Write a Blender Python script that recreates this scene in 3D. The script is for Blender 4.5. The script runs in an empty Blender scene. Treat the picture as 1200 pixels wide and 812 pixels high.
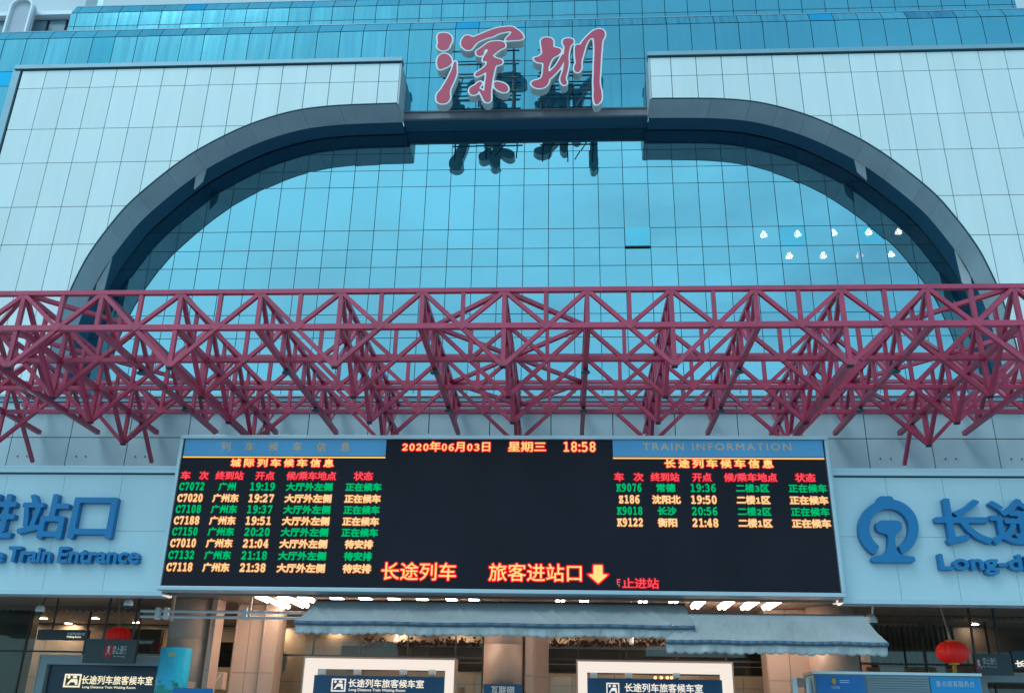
import bpy, bmesh, math, random
import numpy as np
from mathutils import Vector, Matrix, noise
random.seed(7)
sc = bpy.context.scene
COL = sc.collection

# ------------------------------------------------------------------ camera
CAMZ = 1.6
F_PX = 1086.76
_p, _y, _r = math.radians(22.6805), math.radians(-3.4696), math.radians(1.1158)
FW = Vector((math.sin(_y)*math.cos(_p), math.cos(_y)*math.cos(_p), math.sin(_p)))
_R = Vector((math.cos(_y), -math.sin(_y), 0)); _U = _R.cross(FW)
RT = _R*math.cos(_r) + _U*math.sin(_r); UP = -_R*math.sin(_r) + _U*math.cos(_r)
cam = bpy.data.cameras.new('camera'); camo = bpy.data.objects.new('camera', cam); COL.objects.link(camo)
camo.matrix_world = Matrix.Translation((0, 0, CAMZ)) @ Matrix((RT, UP, -FW)).transposed().to_4x4()
cam.sensor_width = 36; cam.lens = F_PX/1200*36; cam.clip_end = 5000; cam.clip_start = 0.1
sc.camera = camo

def ray(px, py):
    return FW + RT*((px-600)/F_PX) - UP*((py-406)/F_PX)
def P(px, py, Y):            # point of the upright plane at depth Y seen at a photo pixel -> (X, Z)
    d = ray(px, py); return d.x/d.y*Y, d.z/d.y*Y + CAMZ
def PZ(px, py, Z):           # point of the level plane at height Z seen at a photo pixel -> (X, Y)
    d = ray(px, py); k = (Z-CAMZ)/d.z; return d.x*k, d.y*k

# ------------------------------------------------------------------ world, sun, exposure
SUN_EL, SUN_AZ = math.radians(52), math.radians(215)
w = bpy.data.worlds.new('World'); sc.world = w; w.use_nodes = True
nt = w.node_tree; nt.nodes.clear()
sky = nt.nodes.new('ShaderNodeTexSky'); sky.sky_type = 'NISHITA'; sky.sun_disc = False
sky.sun_elevation = SUN_EL; sky.sun_rotation = SUN_AZ; sky.dust_density = 3.0; sky.air_density = 1.0; sky.altitude = 10
tint = nt.nodes.new('ShaderNodeMixRGB'); tint.blend_type = 'MULTIPLY'; tint.inputs[0].default_value = 1
tint.inputs[2].default_value = (0.72, 1.12, 1.16, 1)
# thin cloud veil of the evening sky
tc = nt.nodes.new('ShaderNodeTexCoord'); cn = nt.nodes.new('ShaderNodeTexNoise'); cn.inputs['Scale'].default_value = 3.0
cn.inputs['Detail'].default_value = 6; cn.inputs['Roughness'].default_value = .55
cm = nt.nodes.new('ShaderNodeMapping'); cm.inputs['Scale'].default_value = (1, 1, 2.5)
cr = nt.nodes.new('ShaderNodeValToRGB'); cr.color_ramp.elements[0].position = .35; cr.color_ramp.elements[1].position = .7
cr.color_ramp.elements[0].color = (0.32, 0.32, 0.32, 1); cr.color_ramp.elements[1].color = (.95, .95, .95, 1)
veil = nt.nodes.new('ShaderNodeMixRGB'); veil.inputs[2].default_value = (6.1, 12.3, 15.2, 1)
bg = nt.nodes.new('ShaderNodeBackground'); bg.inputs[1].default_value = 0.1
out = nt.nodes.new('ShaderNodeOutputWorld')
L = nt.links.new
L(tc.outputs['Generated'], cm.inputs[0]); L(cm.outputs[0], cn.inputs['Vector']); L(cn.outputs['Fac'], cr.inputs[0])
L(sky.outputs[0], tint.inputs[1]); L(tint.outputs[0], veil.inputs[1]); L(cr.outputs[0], veil.inputs[0])
L(veil.outputs[0], bg.inputs[0]); L(bg.outputs[0], out.inputs[0])
sun = bpy.data.lights.new('sun', 'SUN'); sun.energy = 1.0; sun.angle = math.radians(25); sun.color = (.68, .90, 1.0)
suno = bpy.data.objects.new('sun', sun); COL.objects.link(suno)
sd = Vector((math.sin(SUN_AZ)*math.cos(SUN_EL), math.cos(SUN_AZ)*math.cos(SUN_EL), math.sin(SUN_EL)))
suno.rotation_euler = sd.to_track_quat('Z', 'Y').to_euler()
suno.location = (0, -20, 40)
vs = sc.view_settings; vs.view_transform = 'Standard'; vs.look = 'None'; vs.exposure = 0.0; vs.gamma = 1

# ------------------------------------------------------------------ materials
MATS = {}
def mat(name, col, rough=.6, metal=0., spec=.5, var=.0, nscale=1.2, nstretch=(1, 1, 1), bump=0., bscale=40, objvar=0., emit=None, estr=0., coat=0.):
    m = bpy.data.materials.new(name); m.use_nodes = True; n = m.node_tree.nodes; l = m.node_tree.links.new
    b = n['Principled BSDF']
    b.inputs['Roughness'].default_value = rough; b.inputs['Metallic'].default_value = metal
    b.inputs['Specular IOR Level'].default_value = spec; b.inputs['Coat Weight'].default_value = coat
    c = tuple(col)+(1,)
    b.inputs['Base Color'].default_value = c
    if var or objvar or bump:
        g = n.new('ShaderNodeNewGeometry'); mp = n.new('ShaderNodeMapping'); mp.inputs['Scale'].default_value = nstretch
        l(g.outputs['Position'], mp.inputs[0])
    if var or objvar:
        no = n.new('ShaderNodeTexNoise'); no.inputs['Scale'].default_value = nscale; no.inputs['Detail'].default_value = 6
        no.inputs['Roughness'].default_value = .6; l(mp.outputs[0], no.inputs['Vector'])
        mr = n.new('ShaderNodeMapRange'); mr.inputs[1].default_value = .3; mr.inputs[2].default_value = .7
        mr.inputs[3].default_value = 1-var; mr.inputs[4].default_value = 1+var*.6; l(no.outputs['Fac'], mr.inputs[0])
        oi = n.new('ShaderNodeObjectInfo'); mo = n.new('ShaderNodeMapRange'); l(oi.outputs['Random'], mo.inputs[0])
        mo.inputs[3].default_value = 1-objvar; mo.inputs[4].default_value = 1+objvar
        mu = n.new('ShaderNodeMath'); mu.operation = 'MULTIPLY'; l(mr.outputs[0], mu.inputs[0]); l(mo.outputs[0], mu.inputs[1])
        vm = n.new('ShaderNodeVectorMath'); vm.operation = 'SCALE'; vm.inputs[0].default_value = col; l(mu.outputs[0], vm.inputs['Scale'])
        l(vm.outputs[0], b.inputs['Base Color'])
    if bump:
        nb = n.new('ShaderNodeTexNoise'); nb.inputs['Scale'].default_value = bscale; nb.inputs['Detail'].default_value = 4
        l(mp.outputs[0], nb.inputs['Vector']); bp = n.new('ShaderNodeBump'); bp.inputs['Strength'].default_value = bump
        bp.inputs['Distance'].default_value = .02
        l(nb.outputs['Fac'], bp.inputs['Height']); l(bp.outputs[0], b.inputs['Normal'])
    if emit:
        b.inputs['Emission Color'].default_value = tuple(emit)+(1,); b.inputs['Emission Strength'].default_value = estr
    MATS[name] = m; return m

def glass_mirror(name, col, rough=.02, trans=.0, dirt=.0, objvar=.06, body=(.01, .10, .20)):
    """coated solar glass: tinted mirror over a dark body; dirt adds dull vertical run marks"""
    m = bpy.data.materials.new(name); m.use_nodes = True; n = m.node_tree.nodes; l = m.node_tree.links.new; n.clear()
    o = n.new('ShaderNodeOutputMaterial')
    gl = n.new('ShaderNodeBsdfGlossy'); gl.inputs['Roughness'].default_value = rough
    oi = n.new('ShaderNodeObjectInfo'); mo = n.new('ShaderNodeMapRange'); l(oi.outputs['Random'], mo.inputs[0])
    mo.inputs[3].default_value = 1-objvar; mo.inputs[4].default_value = 1+objvar
    g = n.new('ShaderNodeNewGeometry'); mp = n.new('ShaderNodeMapping'); l(g.outputs['Position'], mp.inputs[0])
    mp.inputs['Scale'].default_value = (6, .5, .35)
    no = n.new('ShaderNodeTexNoise'); no.inputs['Scale'].default_value = 1.; no.inputs['Detail'].default_value = 5; l(mp.outputs[0], no.inputs['Vector'])
    mr = n.new('ShaderNodeMapRange'); mr.inputs[1].default_value = .35; mr.inputs[2].default_value = .7; l(no.outputs['Fac'], mr.inputs[0])
    vm = n.new('ShaderNodeVectorMath'); vm.operation = 'SCALE'; vm.inputs[0].default_value = col; l(mo.outputs[0], vm.inputs['Scale'])
    l(vm.outputs[0], gl.inputs[0])
    df = n.new('ShaderNodeBsdfDiffuse'); df.inputs[0].default_value = tuple(body)+(1,)
    if trans:
        tr = n.new('ShaderNodeBsdfTransparent'); tr.inputs[0].default_value = (trans, trans, trans, 1)
        add = n.new('ShaderNodeAddShader'); l(gl.outputs[0], add.inputs[0]); l(tr.outputs[0], add.inputs[1]); base = add
    else:
        mx = n.new('ShaderNodeMixShader'); mx.inputs[0].default_value = .12; l(gl.outputs[0], mx.inputs[1]); l(df.outputs[0], mx.inputs[2]); base = mx
    if dirt:
        dd = n.new('ShaderNodeBsdfDiffuse'); dd.inputs[0].default_value = (.12, .36, .52, 1)
        mm = n.new('ShaderNodeMath'); mm.operation = 'MULTIPLY'; mm.inputs[1].default_value = dirt; l(mr.outputs[0], mm.inputs[0])
        m2 = n.new('ShaderNodeMixShader'); l(mm.outputs[0], m2.inputs[0]); l(base.outputs[0], m2.inputs[1]); l(dd.outputs[0], m2.inputs[2]); base = m2
    # faint waviness of each pane
    nb = n.new('ShaderNodeTexNoise'); nb.inputs['Scale'].default_value = .9; nb.inputs['Detail'].default_value = 1; l(g.outputs['Position'], nb.inputs['Vector'])
    bp = n.new('ShaderNodeBump'); bp.inputs['Strength'].default_value = .05; bp.inputs['Distance'].default_value = .05
    l(nb.outputs['Fac'], bp.inputs['Height']); l(bp.outputs[0], gl.inputs['Normal'])
    l(base.outputs[0], o.inputs[0]); MATS[name] = m; return m

def glass_clear(name, refl=.12, tintc=(.8, .85, .82)):
    m = bpy.data.materials.new(name); m.use_nodes = True; n = m.node_tree.nodes; l = m.node_tree.links.new; n.clear()
    o = n.new('ShaderNodeOutputMaterial'); gl = n.new('ShaderNodeBsdfGlossy'); gl.inputs['Roughness'].default_value = .02
    tr = n.new('ShaderNodeBsdfTransparent'); tr.inputs[0].default_value = tuple(tintc)+(1,)
    mx = n.new('ShaderNodeMixShader'); mx.inputs[0].default_value = refl
    l(tr.outputs[0], mx.inputs[1]); l(gl.outputs[0], mx.inputs[2]); l(mx.outputs[0], o.inputs[0]); MATS[name] = m; return m

def emis(name, col, s=1.):
    m = bpy.data.materials.new(name); m.use_nodes = True; n = m.node_tree.nodes; n.clear()
    o = n.new('ShaderNodeOutputMaterial'); e = n.new('ShaderNodeEmission'); e.inputs[0].default_value = tuple(col)+(1,); e.inputs[1].default_value = s
    m.node_tree.links.new(e.outputs[0], o.inputs[0]); MATS[name] = m; return m

white_panel = mat('white_aluminium_panel', (.74, .775, .775), .42, var=.045, nscale=1.1, nstretch=(2.2, 1, .22), objvar=.035, spec=.4)
lower_panel = mat('grey_white_wall_panel', (.44, .52, .56), .45, var=.12, nscale=.6, nstretch=(1, 1, .4), objvar=.04)
trim_blue = mat('blue_grey_metal_trim', (.25, .38, .45), .45, metal=.3, var=.1)
joint_pale = mat('grey_joint', (.13, .20, .23), .8)
joint = mat('dark_joint', (.02, .06, .08), .8)
soffit_m = mat('grey_soffit_sheet', (.50, .52, .55), .5, var=.12, nscale=.8, objvar=.05)
shaded_soffit = mat('gap_shade_sheet', (.015, .085, .15), .7)  # navy colour paints the shade inside the gap and under the ledge
bracket_m = mat('pale_bracket_plate', (.5, .5, .52), .5, var=.1)
red_steel = mat('red_painted_steel', (.48, .036, .092), .40, spec=.55, var=.22, nscale=2.5, objvar=.10, coat=.06)
cap_black = mat('black_rubber_cap', (.01, .01, .012), .6)
hall_glass = glass_mirror('blue_mirror_glass', (.245, .485, .56), .015, trans=.10, objvar=.035)
hall_glass_dark = glass_mirror('blue_mirror_glass_replaced', (.16, .48, .58), .02, trans=.10, objvar=.02)
clad_glass = glass_mirror('weathered_blue_cladding_glass', (.13, .40, .50), .10, dirt=.5, objvar=.08)
ledge_glass = glass_mirror('clean_blue_ledge_glass', (.13, .40, .50), .02, dirt=.25, objvar=.04)
clad_bright = glass_mirror('bright_blue_replacement_glass', (.03, .36, .62), .06, dirt=.15, body=(.01, .3, .6))
clad_dark = glass_mirror('dull_blue_replacement_glass', (.09, .26, .40), .2, dirt=.4)
clad_deep = glass_mirror('deep_blue_cladding_glass', (.07, .31, .42), .10, dirt=.3, objvar=.02)
door_glass = glass_clear('clear_shop_glass', .04, (.86, .86, .82))
face_red = mat('sign_face_red', (.58, .045, .10), .45, var=.06, nscale=3)
rim_white = mat('sign_rim_white', (.8, .8, .82), .4)
sign_side = mat('sign_side_grey', (.66, .66, .66), .5, var=.1)
lattice_m = mat('dark_steel_lattice', (.05, .08, .1), .5)
board_m = mat('signboard_sheet', (.54, .68, .74), .4, var=.04, nscale=.8, objvar=.015)
board_trim = mat('signboard_trim', (.50, .60, .66), .35, metal=.2)
letter_blue = mat('letter_blue', (.001, .18, .42), .38, spec=.5)
frame_alu = mat('display_frame_aluminium', (.48, .56, .62), .35, metal=.35, var=.05)
screen_m = mat('led_screen_black', (.009, .006, .014), .45, spec=.22, var=.25, nscale=.9)
header_m = mat('display_header_blue', (.10, .35, .62), .4)
header_txt = mat('header_lettering_tan', (.66, .44, .29), .5)
led_halo_red = emis('led_halo_red', (1, .012, .03), 1.0)
led_halo_dred = emis('led_halo_deep_red', (.75, .004, .025), .85)
led_yel = emis('led_yellow', (1, .68, .22), 1.15)
led_pale = emis('led_pale_amber', (1, .72, .36), 1.0)
led_halo_orange = emis('led_halo_orange', (.85, .22, .03), .8)
led_green = emis('led_green', (.0, .62, .20), .85)
led_halo_dgreen = emis('led_halo_deep_green', (.0, .20, .09), .6)
led_pink = emis('led_rose', (1, .10, .13), 1.0)
led_line = emis('led_line_amber', (1, .55, .15), 1.1)
fabric = mat('grey_awning_canvas', (.40, .385, .39), .8, var=.14, nscale=1.2, nstretch=(1.5, 1, 1), bump=.12, bscale=9)
fabric_v = mat('grey_awning_valance', (.42, .42, .43), .8, var=.25, nscale=3, nstretch=(3, 1, 1), bump=.3, bscale=8)
bar_m = mat('awning_front_bar', (.08, .13, .19), .5, metal=.2)
stone = mat('brown_column_cladding', (.40, .29, .235), .42, var=.14, nscale=1.5, nstretch=(1, 1, .2))
stone_l = mat('beige_pilaster_panel', (.50, .365, .29), .45, var=.08, nscale=1.2, objvar=.04)
ceil_m = mat('brown_ceiling_strip', (.34, .24, .19), .45, var=.06, metal=.2)
beige_wall = mat('beige_wall_tile', (.52, .42, .34), .35, var=.1, objvar=.06)
dark_band = mat('dark_bulkhead', (.035, .032, .03), .4)
dark_frame = mat('dark_window_frame', (.03, .035, .04), .4)
steel = mat('brushed_steel', (.55, .6, .64), .3, metal=.7)
pipe_m = mat('pale_pipe', (.6, .68, .74), .4)
lamp_tube = emis('lamp_tube_white', (1, .76, .58), 28.0)
lamp_hall = emis('hall_lamp_glow', (1, .80, .64), 90.0)
lamp_warm = emis('warm_lamp_glow', (1, .30, .10), 4.0)
lamp_hall_warm = emis('warm_hall_lamp_glow', (1, .42, .18), 40.0)
lightbox = emis('lit_frame_panel', (1, .89, .79), .94)
blue_sign = mat('blue_sign_panel', (.002, .045, .125), .3, emit=(.0, .09, .25), estr=.10)
blue_sign2 = mat('bright_blue_sign_panel', (.0, .16, .50), .35)
blue_dark = mat('dark_blue_sign_panel', (.004, .025, .06), .3)
txt_white = emis('sign_lettering_white', (1, .93, .82), .9)
txt_dim = mat('sign_lettering_dim', (.62, .66, .68), .5)
txt_cream = emis('sign_lettering_lit_cream', (1, .9, .62), 1.0)
board_dark = mat('dark_hanging_board', (.02, .03, .04), .3)
red_icon = mat('red_icon', (.45, .01, .03), .5)
lantern_m = mat('red_lantern_silk_glow', (.62, .012, .01), .5, bump=.2, bscale=30, emit=(.8, .01, .008), estr=.14)  # faint emission brightens the silk; no lamp inside
gold = mat('gold_trim', (.7, .4, .06), .4)
cord_m = mat('cord', (.35, .3, .27), .7)
poster_m = mat('cyan_poster', (.01, .46, .70), .35, var=.25, nscale=2.2)
poster_m2 = mat('green_poster_print', (.02, .32, .28), .4)
cam_white = mat('camera_white_plastic', (.6, .68, .72), .35)
smoked = mat('smoked_dome', (.02, .03, .04), .1)
ac_white = mat('white_cabinet', (.72, .72, .72), .45)
louver = mat('grey_louver', (.25, .30, .34), .45, metal=.3)
interior = mat('dim_interior', (.10, .06, .045), .8, var=.2)
concrete = mat('pale_render', (.66, .66, .70), .7, var=.06, nscale=.6)
far_glass = mat('grey_blue_far_glass', (.16, .24, .30), .15, var=.2, spec=.8)
ground_m = mat('plaza_paving', (.34, .34, .35), .7, var=.15, nscale=.6, bump=.2, bscale=8)
leaf_red = mat('red_paper_flowers', (.15, .045, .04), .7)
skin_mat = None

# ------------------------------------------------------------------ helpers
def tag(o, label=None, cat=None, group=None, kind=None):
    if label: o['label'] = label
    if cat: o['category'] = cat
    if group: o['group'] = group
    if kind: o['kind'] = kind
    return o
def empty(name, loc=(0, 0, 0), label=None, cat=None, group=None):
    o = bpy.data.objects.new(name, None); o.location = loc; COL.objects.link(o); o.empty_display_size = .2
    return tag(o, label, cat, group)
def link(name, me, m=None, parent=None, loc=None):
    o = bpy.data.objects.new(name, me); COL.objects.link(o)
    if m and not me.materials: me.materials.append(m)
    if parent:
        o.parent = parent
        a = parent; off = Vector((0, 0, 0))
        while a: off += a.location; a = a.parent
        o.location = -off if loc is None else Vector(loc)-off
    elif loc is not None: o.location = loc
    return o
class MB:
    def __init__(s): s.v = []; s.f = []
    def quadbox(s, c8):
        n = len(s.v); s.v += [tuple(c) for c in c8]
        for f in ((0, 3, 2, 1), (4, 5, 6, 7), (0, 1, 5, 4), (1, 2, 6, 5), (2, 3, 7, 6), (3, 0, 4, 7)): s.f.append(tuple(n+i for i in f))
        return s
    def box(s, x0, x1, y0, y1, z0, z1):
        return s.quadbox([(x0, y0, z0), (x1, y0, z0), (x1, y1, z0), (x0, y1, z0), (x0, y0, z1), (x1, y0, z1), (x1, y1, z1), (x0, y1, z1)])
    def bar(s, p, q, w, h=None):
        p = Vector(p); q = Vector(q); d = (q-p).normalized(); h = h or w
        ref = Vector((0, 0, 1)) if abs(d.z) < .95 else Vector((0, 1, 0))
        u = d.cross(ref).normalized(); v = u.cross(d).normalized(); a = u*w/2; b = v*h/2
        return s.quadbox([p-a-b, p+a-b, q+a-b, q-a-b, p-a+b, p+a+b, q+a+b, q-a+b])
    def tube(s, p, q, r, n=10, r2=None, caps=True):
        p = Vector(p); q = Vector(q); d = (q-p).normalized(); r2 = r if r2 is None else r2
        ref = Vector((0, 0, 1)) if abs(d.z) < .95 else Vector((0, 1, 0))
        u = d.cross(ref).normalized(); v = u.cross(d).normalized(); k = len(s.v)
        for c, rr in ((p, r), (q, r2)):
            for i in range(n):
                a = 2*math.pi*i/n; s.v.append(tuple(c+u*rr*math.cos(a)+v*rr*math.sin(a)))
        for i in range(n): j = (i+1) % n; s.f.append((k+i, k+j, k+n+j, k+n+i))
        if caps: s.f.append(tuple(k+i for i in range(n))[::-1]); s.f.append(tuple(k+n+i for i in range(n)))
        return s
    def lathe(s, c, prof, n=24, axis='z'):
        k = len(s.v); c = Vector(c)
        for r, z in prof:
            for i in range(n):
                a = 2*math.pi*i/n; s.v.append((c.x+r*math.cos(a), c.y+r*math.sin(a), c.z+z))
        for j in range(len(prof)-1):
            for i in range(n):
                i2 = (i+1) % n; s.f.append((k+j*n+i, k+j*n+i2, k+(j+1)*n+i2, k+(j+1)*n+i))
        return s
    def prism(s, poly, y0, y1):     # poly of (x,z)
        k = len(s.v); n = len(poly)
        for y in (y0, y1): s.v += [(x, y, z) for x, z in poly]
        s.f.append(tuple(range(k, k+n))); s.f.append(tuple(range(k+n, k+2*n))[::-1])
        for i in range(n): j = (i+1) % n; s.f.append((k+j, k+i, k+n+i, k+n+j))
        return s
    def mesh(s, name):
        me = bpy.data.meshes.new(name); me.from_pydata(s.v, [], s.f); me.update()
        bm = bmesh.new(); bm.from_mesh(me); bmesh.ops.recalc_face_normals(bm, faces=bm.faces); bm.to_mesh(me); bm.free()
        return me
    def build(s, name, m, parent=None, smooth=False, loc=None, bevel=0):
        me = s.mesh(name)
        if smooth:
            for p in me.polygons: p.use_smooth = True
        if loc is not None: me.transform(Matrix.Translation(-Vector(loc)))
        o = link(name, me, m, parent, loc)
        if bevel:
            b = o.modifiers.new('b', 'BEVEL'); b.width = bevel; b.segments = 2; b.limit_method = 'ANGLE'
        return o
_ub = {}
def unit_box(m, name):
    k = (m.name, name)
    if k not in _ub:
        me = MB().box(-.5, .5, -.5, .5, -.5, .5).mesh(name); me.materials.append(m); _ub[k] = me
    return _ub[k]
def sbox(name, m, parent, x0, x1, y0, y1, z0, z1, tilt=None):   # shared unit-box mesh, one object per piece
    o = link(name, unit_box(m, name), None, parent, ((x0+x1)/2, (y0+y1)/2, (z0+z1)/2))
    o.scale = (x1-x0, y1-y0, z1-z0)
    if tilt: o.rotation_euler = (tilt[0], 0, tilt[1])
    return o
def sbar(name, m, parent, p, q, w, h=None, roll=0):
    p = Vector(p); q = Vector(q); d = q-p; Ln = d.length; d.normalize(); h = h or w
    ref = Vector((0, 0, 1)) if abs(d.z) < .95 else Vector((0, -1, 0))
    u = d.cross(ref).normalized(); v = u.cross(d).normalized()
    o = link(name, unit_box(m, name), None, parent, (p+q)/2)
    off = o.location.copy()
    R = Matrix((d, -u, v)).transposed()
    o.rotation_euler = R.to_euler(); o.location = off; o.scale = (Ln, w, h)
    return o

# lettering and outlines -> solid meshes in the XZ plane facing the viewer (-Y)
from mathutils.geometry import delaunay_2d_cdt
_oc = {}
def outline(body, spacing=1.):
    """closed contours of a piece of lettering in the built-in font"""
    if (body, spacing) in _oc: return _oc[(body, spacing)]
    c = bpy.data.curves.new('lettering', 'FONT'); c.body = body; c.resolution_u = 3; c.space_character = spacing; c.fill_mode = 'NONE'
    o = bpy.data.objects.new('lettering', c); COL.objects.link(o)
    dg = bpy.context.evaluated_depsgraph_get(); dg.update()
    me = bpy.data.meshes.new_from_object(o.evaluated_get(dg)); bpy.data.objects.remove(o); bpy.data.curves.remove(c)
    nx = {e.vertices[0]: e.vertices[1] for e in me.edges}
    loops = []; seen = set(); rev = {}
    adj = {}
    for e in me.edges:
        a, b = e.vertices; adj.setdefault(a, []).append(b); adj.setdefault(b, []).append(a)
    for st_ in range(len(me.vertices)):
        if st_ in seen or st_ not in adj: continue
        lp = [st_]; seen.add(st_); cur = st_; nb = st_+1 if st_+1 in adj[st_] else adj[st_][0]
        while nb not in seen:
            lp.append(nb); seen.add(nb); prev, cur = cur, nb
            cand = [q for q in adj[cur] if q not in seen]
            if not cand: break
            nb = cand[0]
        if len(lp) > 2: loops.append(np.array([tuple(me.vertices[i].co)[:2] for i in lp]))
    bpy.data.meshes.remove(me)
    _oc[(body, spacing)] = loops
    return loops
def sdf_loops(polys, grow, h=.018, nonzero=False, smooth=2, step=2):
    """outline of the union of polygons grown by `grow`, as closed loops (marching squares)"""
    allp = np.concatenate([np.array(p) for p in polys]); mn = allp.min(0)-abs(grow)-4*h; mx = allp.max(0)+abs(grow)+4*h
    nx = int((mx[0]-mn[0])/h)+1; ny = int((mx[1]-mn[1])/h)+1
    gx, gy = np.meshgrid(mn[0]+np.arange(nx)*h, mn[1]+np.arange(ny)*h, indexing='ij')
    dist = np.full(gx.shape, 1e9); ins = np.zeros(gx.shape, bool); wn = np.zeros(gx.shape, int)
    for p in polys:
        p = np.array(p); q = np.roll(p, -1, 0); c = np.zeros(gx.shape, bool)
        for (x0, y0), (x1, y1) in zip(p, q):
            dx, dy = x1-x0, y1-y0; L2 = dx*dx+dy*dy
            t = np.clip(((gx-x0)*dx+(gy-y0)*dy)/max(L2, 1e-12), 0, 1)
            dist = np.minimum(dist, np.hypot(gx-x0-t*dx, gy-y0-t*dy))
            if y0 != y1:
                hit = ((gy > min(y0, y1)) & (gy <= max(y0, y1)) & (gx < x0+(gy-y0)*dx/(y1-y0)))
                if nonzero: wn[hit] += 1 if y1 > y0 else -1
                else: c ^= hit
        ins |= c
    if nonzero: ins = wn != 0
    f = np.where(ins, -dist, dist)-grow
    for _ in range(smooth): f[1:-1, 1:-1] = (f[1:-1, 1:-1]*4+f[:-2, 1:-1]+f[2:, 1:-1]+f[1:-1, :-2]+f[1:-1, 2:])/8
    f[f == 0] = 1e-9
    def ip(i0, j0, i1, j1):
        a, b = f[i0, j0], f[i1, j1]; t = a/(a-b)
        return (gx[i0, j0]+t*(gx[i1, j1]-gx[i0, j0]), gy[i0, j0]+t*(gy[i1, j1]-gy[i0, j0]))
    neg = f < 0
    cells = np.argwhere((neg[:-1, :-1].astype(int)+neg[1:, :-1]+neg[:-1, 1:]+neg[1:, 1:]) % 4 != 0)
    pos = {}; nxt = {}
    for i, j in cells:
        k = [(i, j), (i+1, j), (i+1, j+1), (i, j+1)]; s = [neg[a] for a in k]; es = []
        for e in range(4):
            a, b = k[e], k[(e+1) % 4]
            if s[e] != s[(e+1) % 4]:
                key = tuple(sorted((tuple(map(int, a)), tuple(map(int, b)))))
                pos[key] = ip(*a, *b); es.append((key, s[e]))
        outs = [k_ for k_, v in es if v]; ins_ = [k_ for k_, v in es if not v]
        for a, b in zip(outs, ins_): nxt[a] = b
    loops = []; used = set()
    for s0 in list(nxt):
        if s0 in used: continue
        lp = []; c = s0
        while c in nxt and c not in used: used.add(c); lp.append(pos[c]); c = nxt[c]
        if len(lp) > 6: loops.append(lp[::step])
    return Loops(loops, (mn, h, f))
class Loops(list):
    def __init__(s, l, fld): super().__init__(l); s.fld = fld
def solid(loops, y, depth):
    mn, h, f = loops.fld
    vs_, es = [], []
    for lp in loops:
        k = len(vs_); n = len(lp); vs_ += [Vector(p) for p in lp]; es += [(k+i, k+(i+1) % n) for i in range(n)]
    V, E, F, *_ = delaunay_2d_cdt(vs_, es, [], 0, 1e-7)
    out = []
    for t in F:
        cx = sum(V[i].x for i in t)/len(t); cy = sum(V[i].y for i in t)/len(t)
        u = (cx-mn[0])/h; v = (cy-mn[1])/h; i, j = int(u), int(v); u -= i; v -= j
        if not (0 <= i < f.shape[0]-1 and 0 <= j < f.shape[1]-1): continue
        val = (f[i, j]*(1-u)+f[i+1, j]*u)*(1-v)+(f[i, j+1]*(1-u)+f[i+1, j+1]*u)*v
        if val < 0: out.append(tuple(t))
    verts = [(p.x, y, p.y) for p in V]; faces = [t if (V[t[1]]-V[t[0]]).cross(V[t[2]]-V[t[0]]) > 0 else t[::-1] for t in out]
    if depth:
        n = len(verts); verts += [(a, y+depth, c) for a, b, c in verts]
        cnt = {}
        for t in faces:
            for a, b in zip(t, t[1:]+t[:1]): cnt[(a, b)] = 1
        side = [(b, a, a+n, b+n) for (a, b) in cnt if (b, a) not in cnt]
        faces = faces+[tuple(i+n for i in t[::-1]) for t in faces]+side
    me = bpy.data.meshes.new('outline'); me.from_pydata(verts, [], faces); me.update()
    return me
def loops_mesh(loops, y, depth): return solid(loops, y, depth)
def fit_polys(body, x0, x1, z0, z1, spacing=1.):
    lp = outline(body, spacing); a = np.concatenate(lp); mn = a.min(0); mx = a.max(0)
    S = np.array([(x1-x0)/(mx[0]-mn[0]), (z1-z0)/(mx[1]-mn[1])])
    return [(p-mn)*S+np.array([x0, z0]) for p in lp]
def fit_text(body, x0, x1, z0, z1, y, off=0., depth=0., name='lettering', m=None, parent=None, spacing=1., h=None):
    """lettering stretched to fill a rectangle of the sign, strokes grown by off (metres); front at y"""
    polys = fit_polys(body, x0, x1, z0, z1, spacing)
    h = h or max(.0035, (z1-z0)/34)
    me = solid(sdf_loops(polys, off, h, nonzero=True, smooth=0, step=1), y, depth); me.name = name
    if m is None: return me
    return link(name, me, m, parent)
LED_WORDS = ['C7072','C7020','C7108','C7188','C7150','C7010','C7132','C7118','K9076','Z186','K9018','K9122']
def mono(s):
    return ''.join(chr(0x1D7F6+int(c)) if c.isdigit() else (chr(0x1D670+ord(c)-65) if 'A' <= c <= 'Z' else c) for c in s)
_pre = ['广州','广州东','大厅外左侧','正在候车','待安排','终到站','开点','候/乘车地点','状态','常德','沈阳北','长沙','衡阳',mono('二楼3区'),mono('二楼1区'),mono('二楼2区'),mono('2020年06月03日'),'星期三',mono('18:58'),'长途列车','旅客进站口','止进站',
    '互联网','长途列车旅客候车室','Long Distance Train Waiting Room','长途列车候车室','Waiting Room','禁止通行','No Passing','重点旅客服务点','中国铁路','Long-distance','Train','Entrance','e']+list('城际列车候信息长途口站进次')
for b_ in _pre+[mono(q) for q in LED_WORDS]+[mono(q) for q in ('19:19','19:27','19:37','19:51','20:20','21:04','21:18','21:38','19:36','19:50','20:56','21:48')]: outline(b_)
outline('TRAIN INFORMATION', 1.25)
def join_meshes(name, meshes, m, parent):
    bm = bmesh.new()
    for me in meshes: bm.from_mesh(me); bpy.data.meshes.remove(me)
    o = bpy.data.meshes.new(name); bm.to_mesh(o); bm.free()
    return link(name, o, m, parent)

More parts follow.
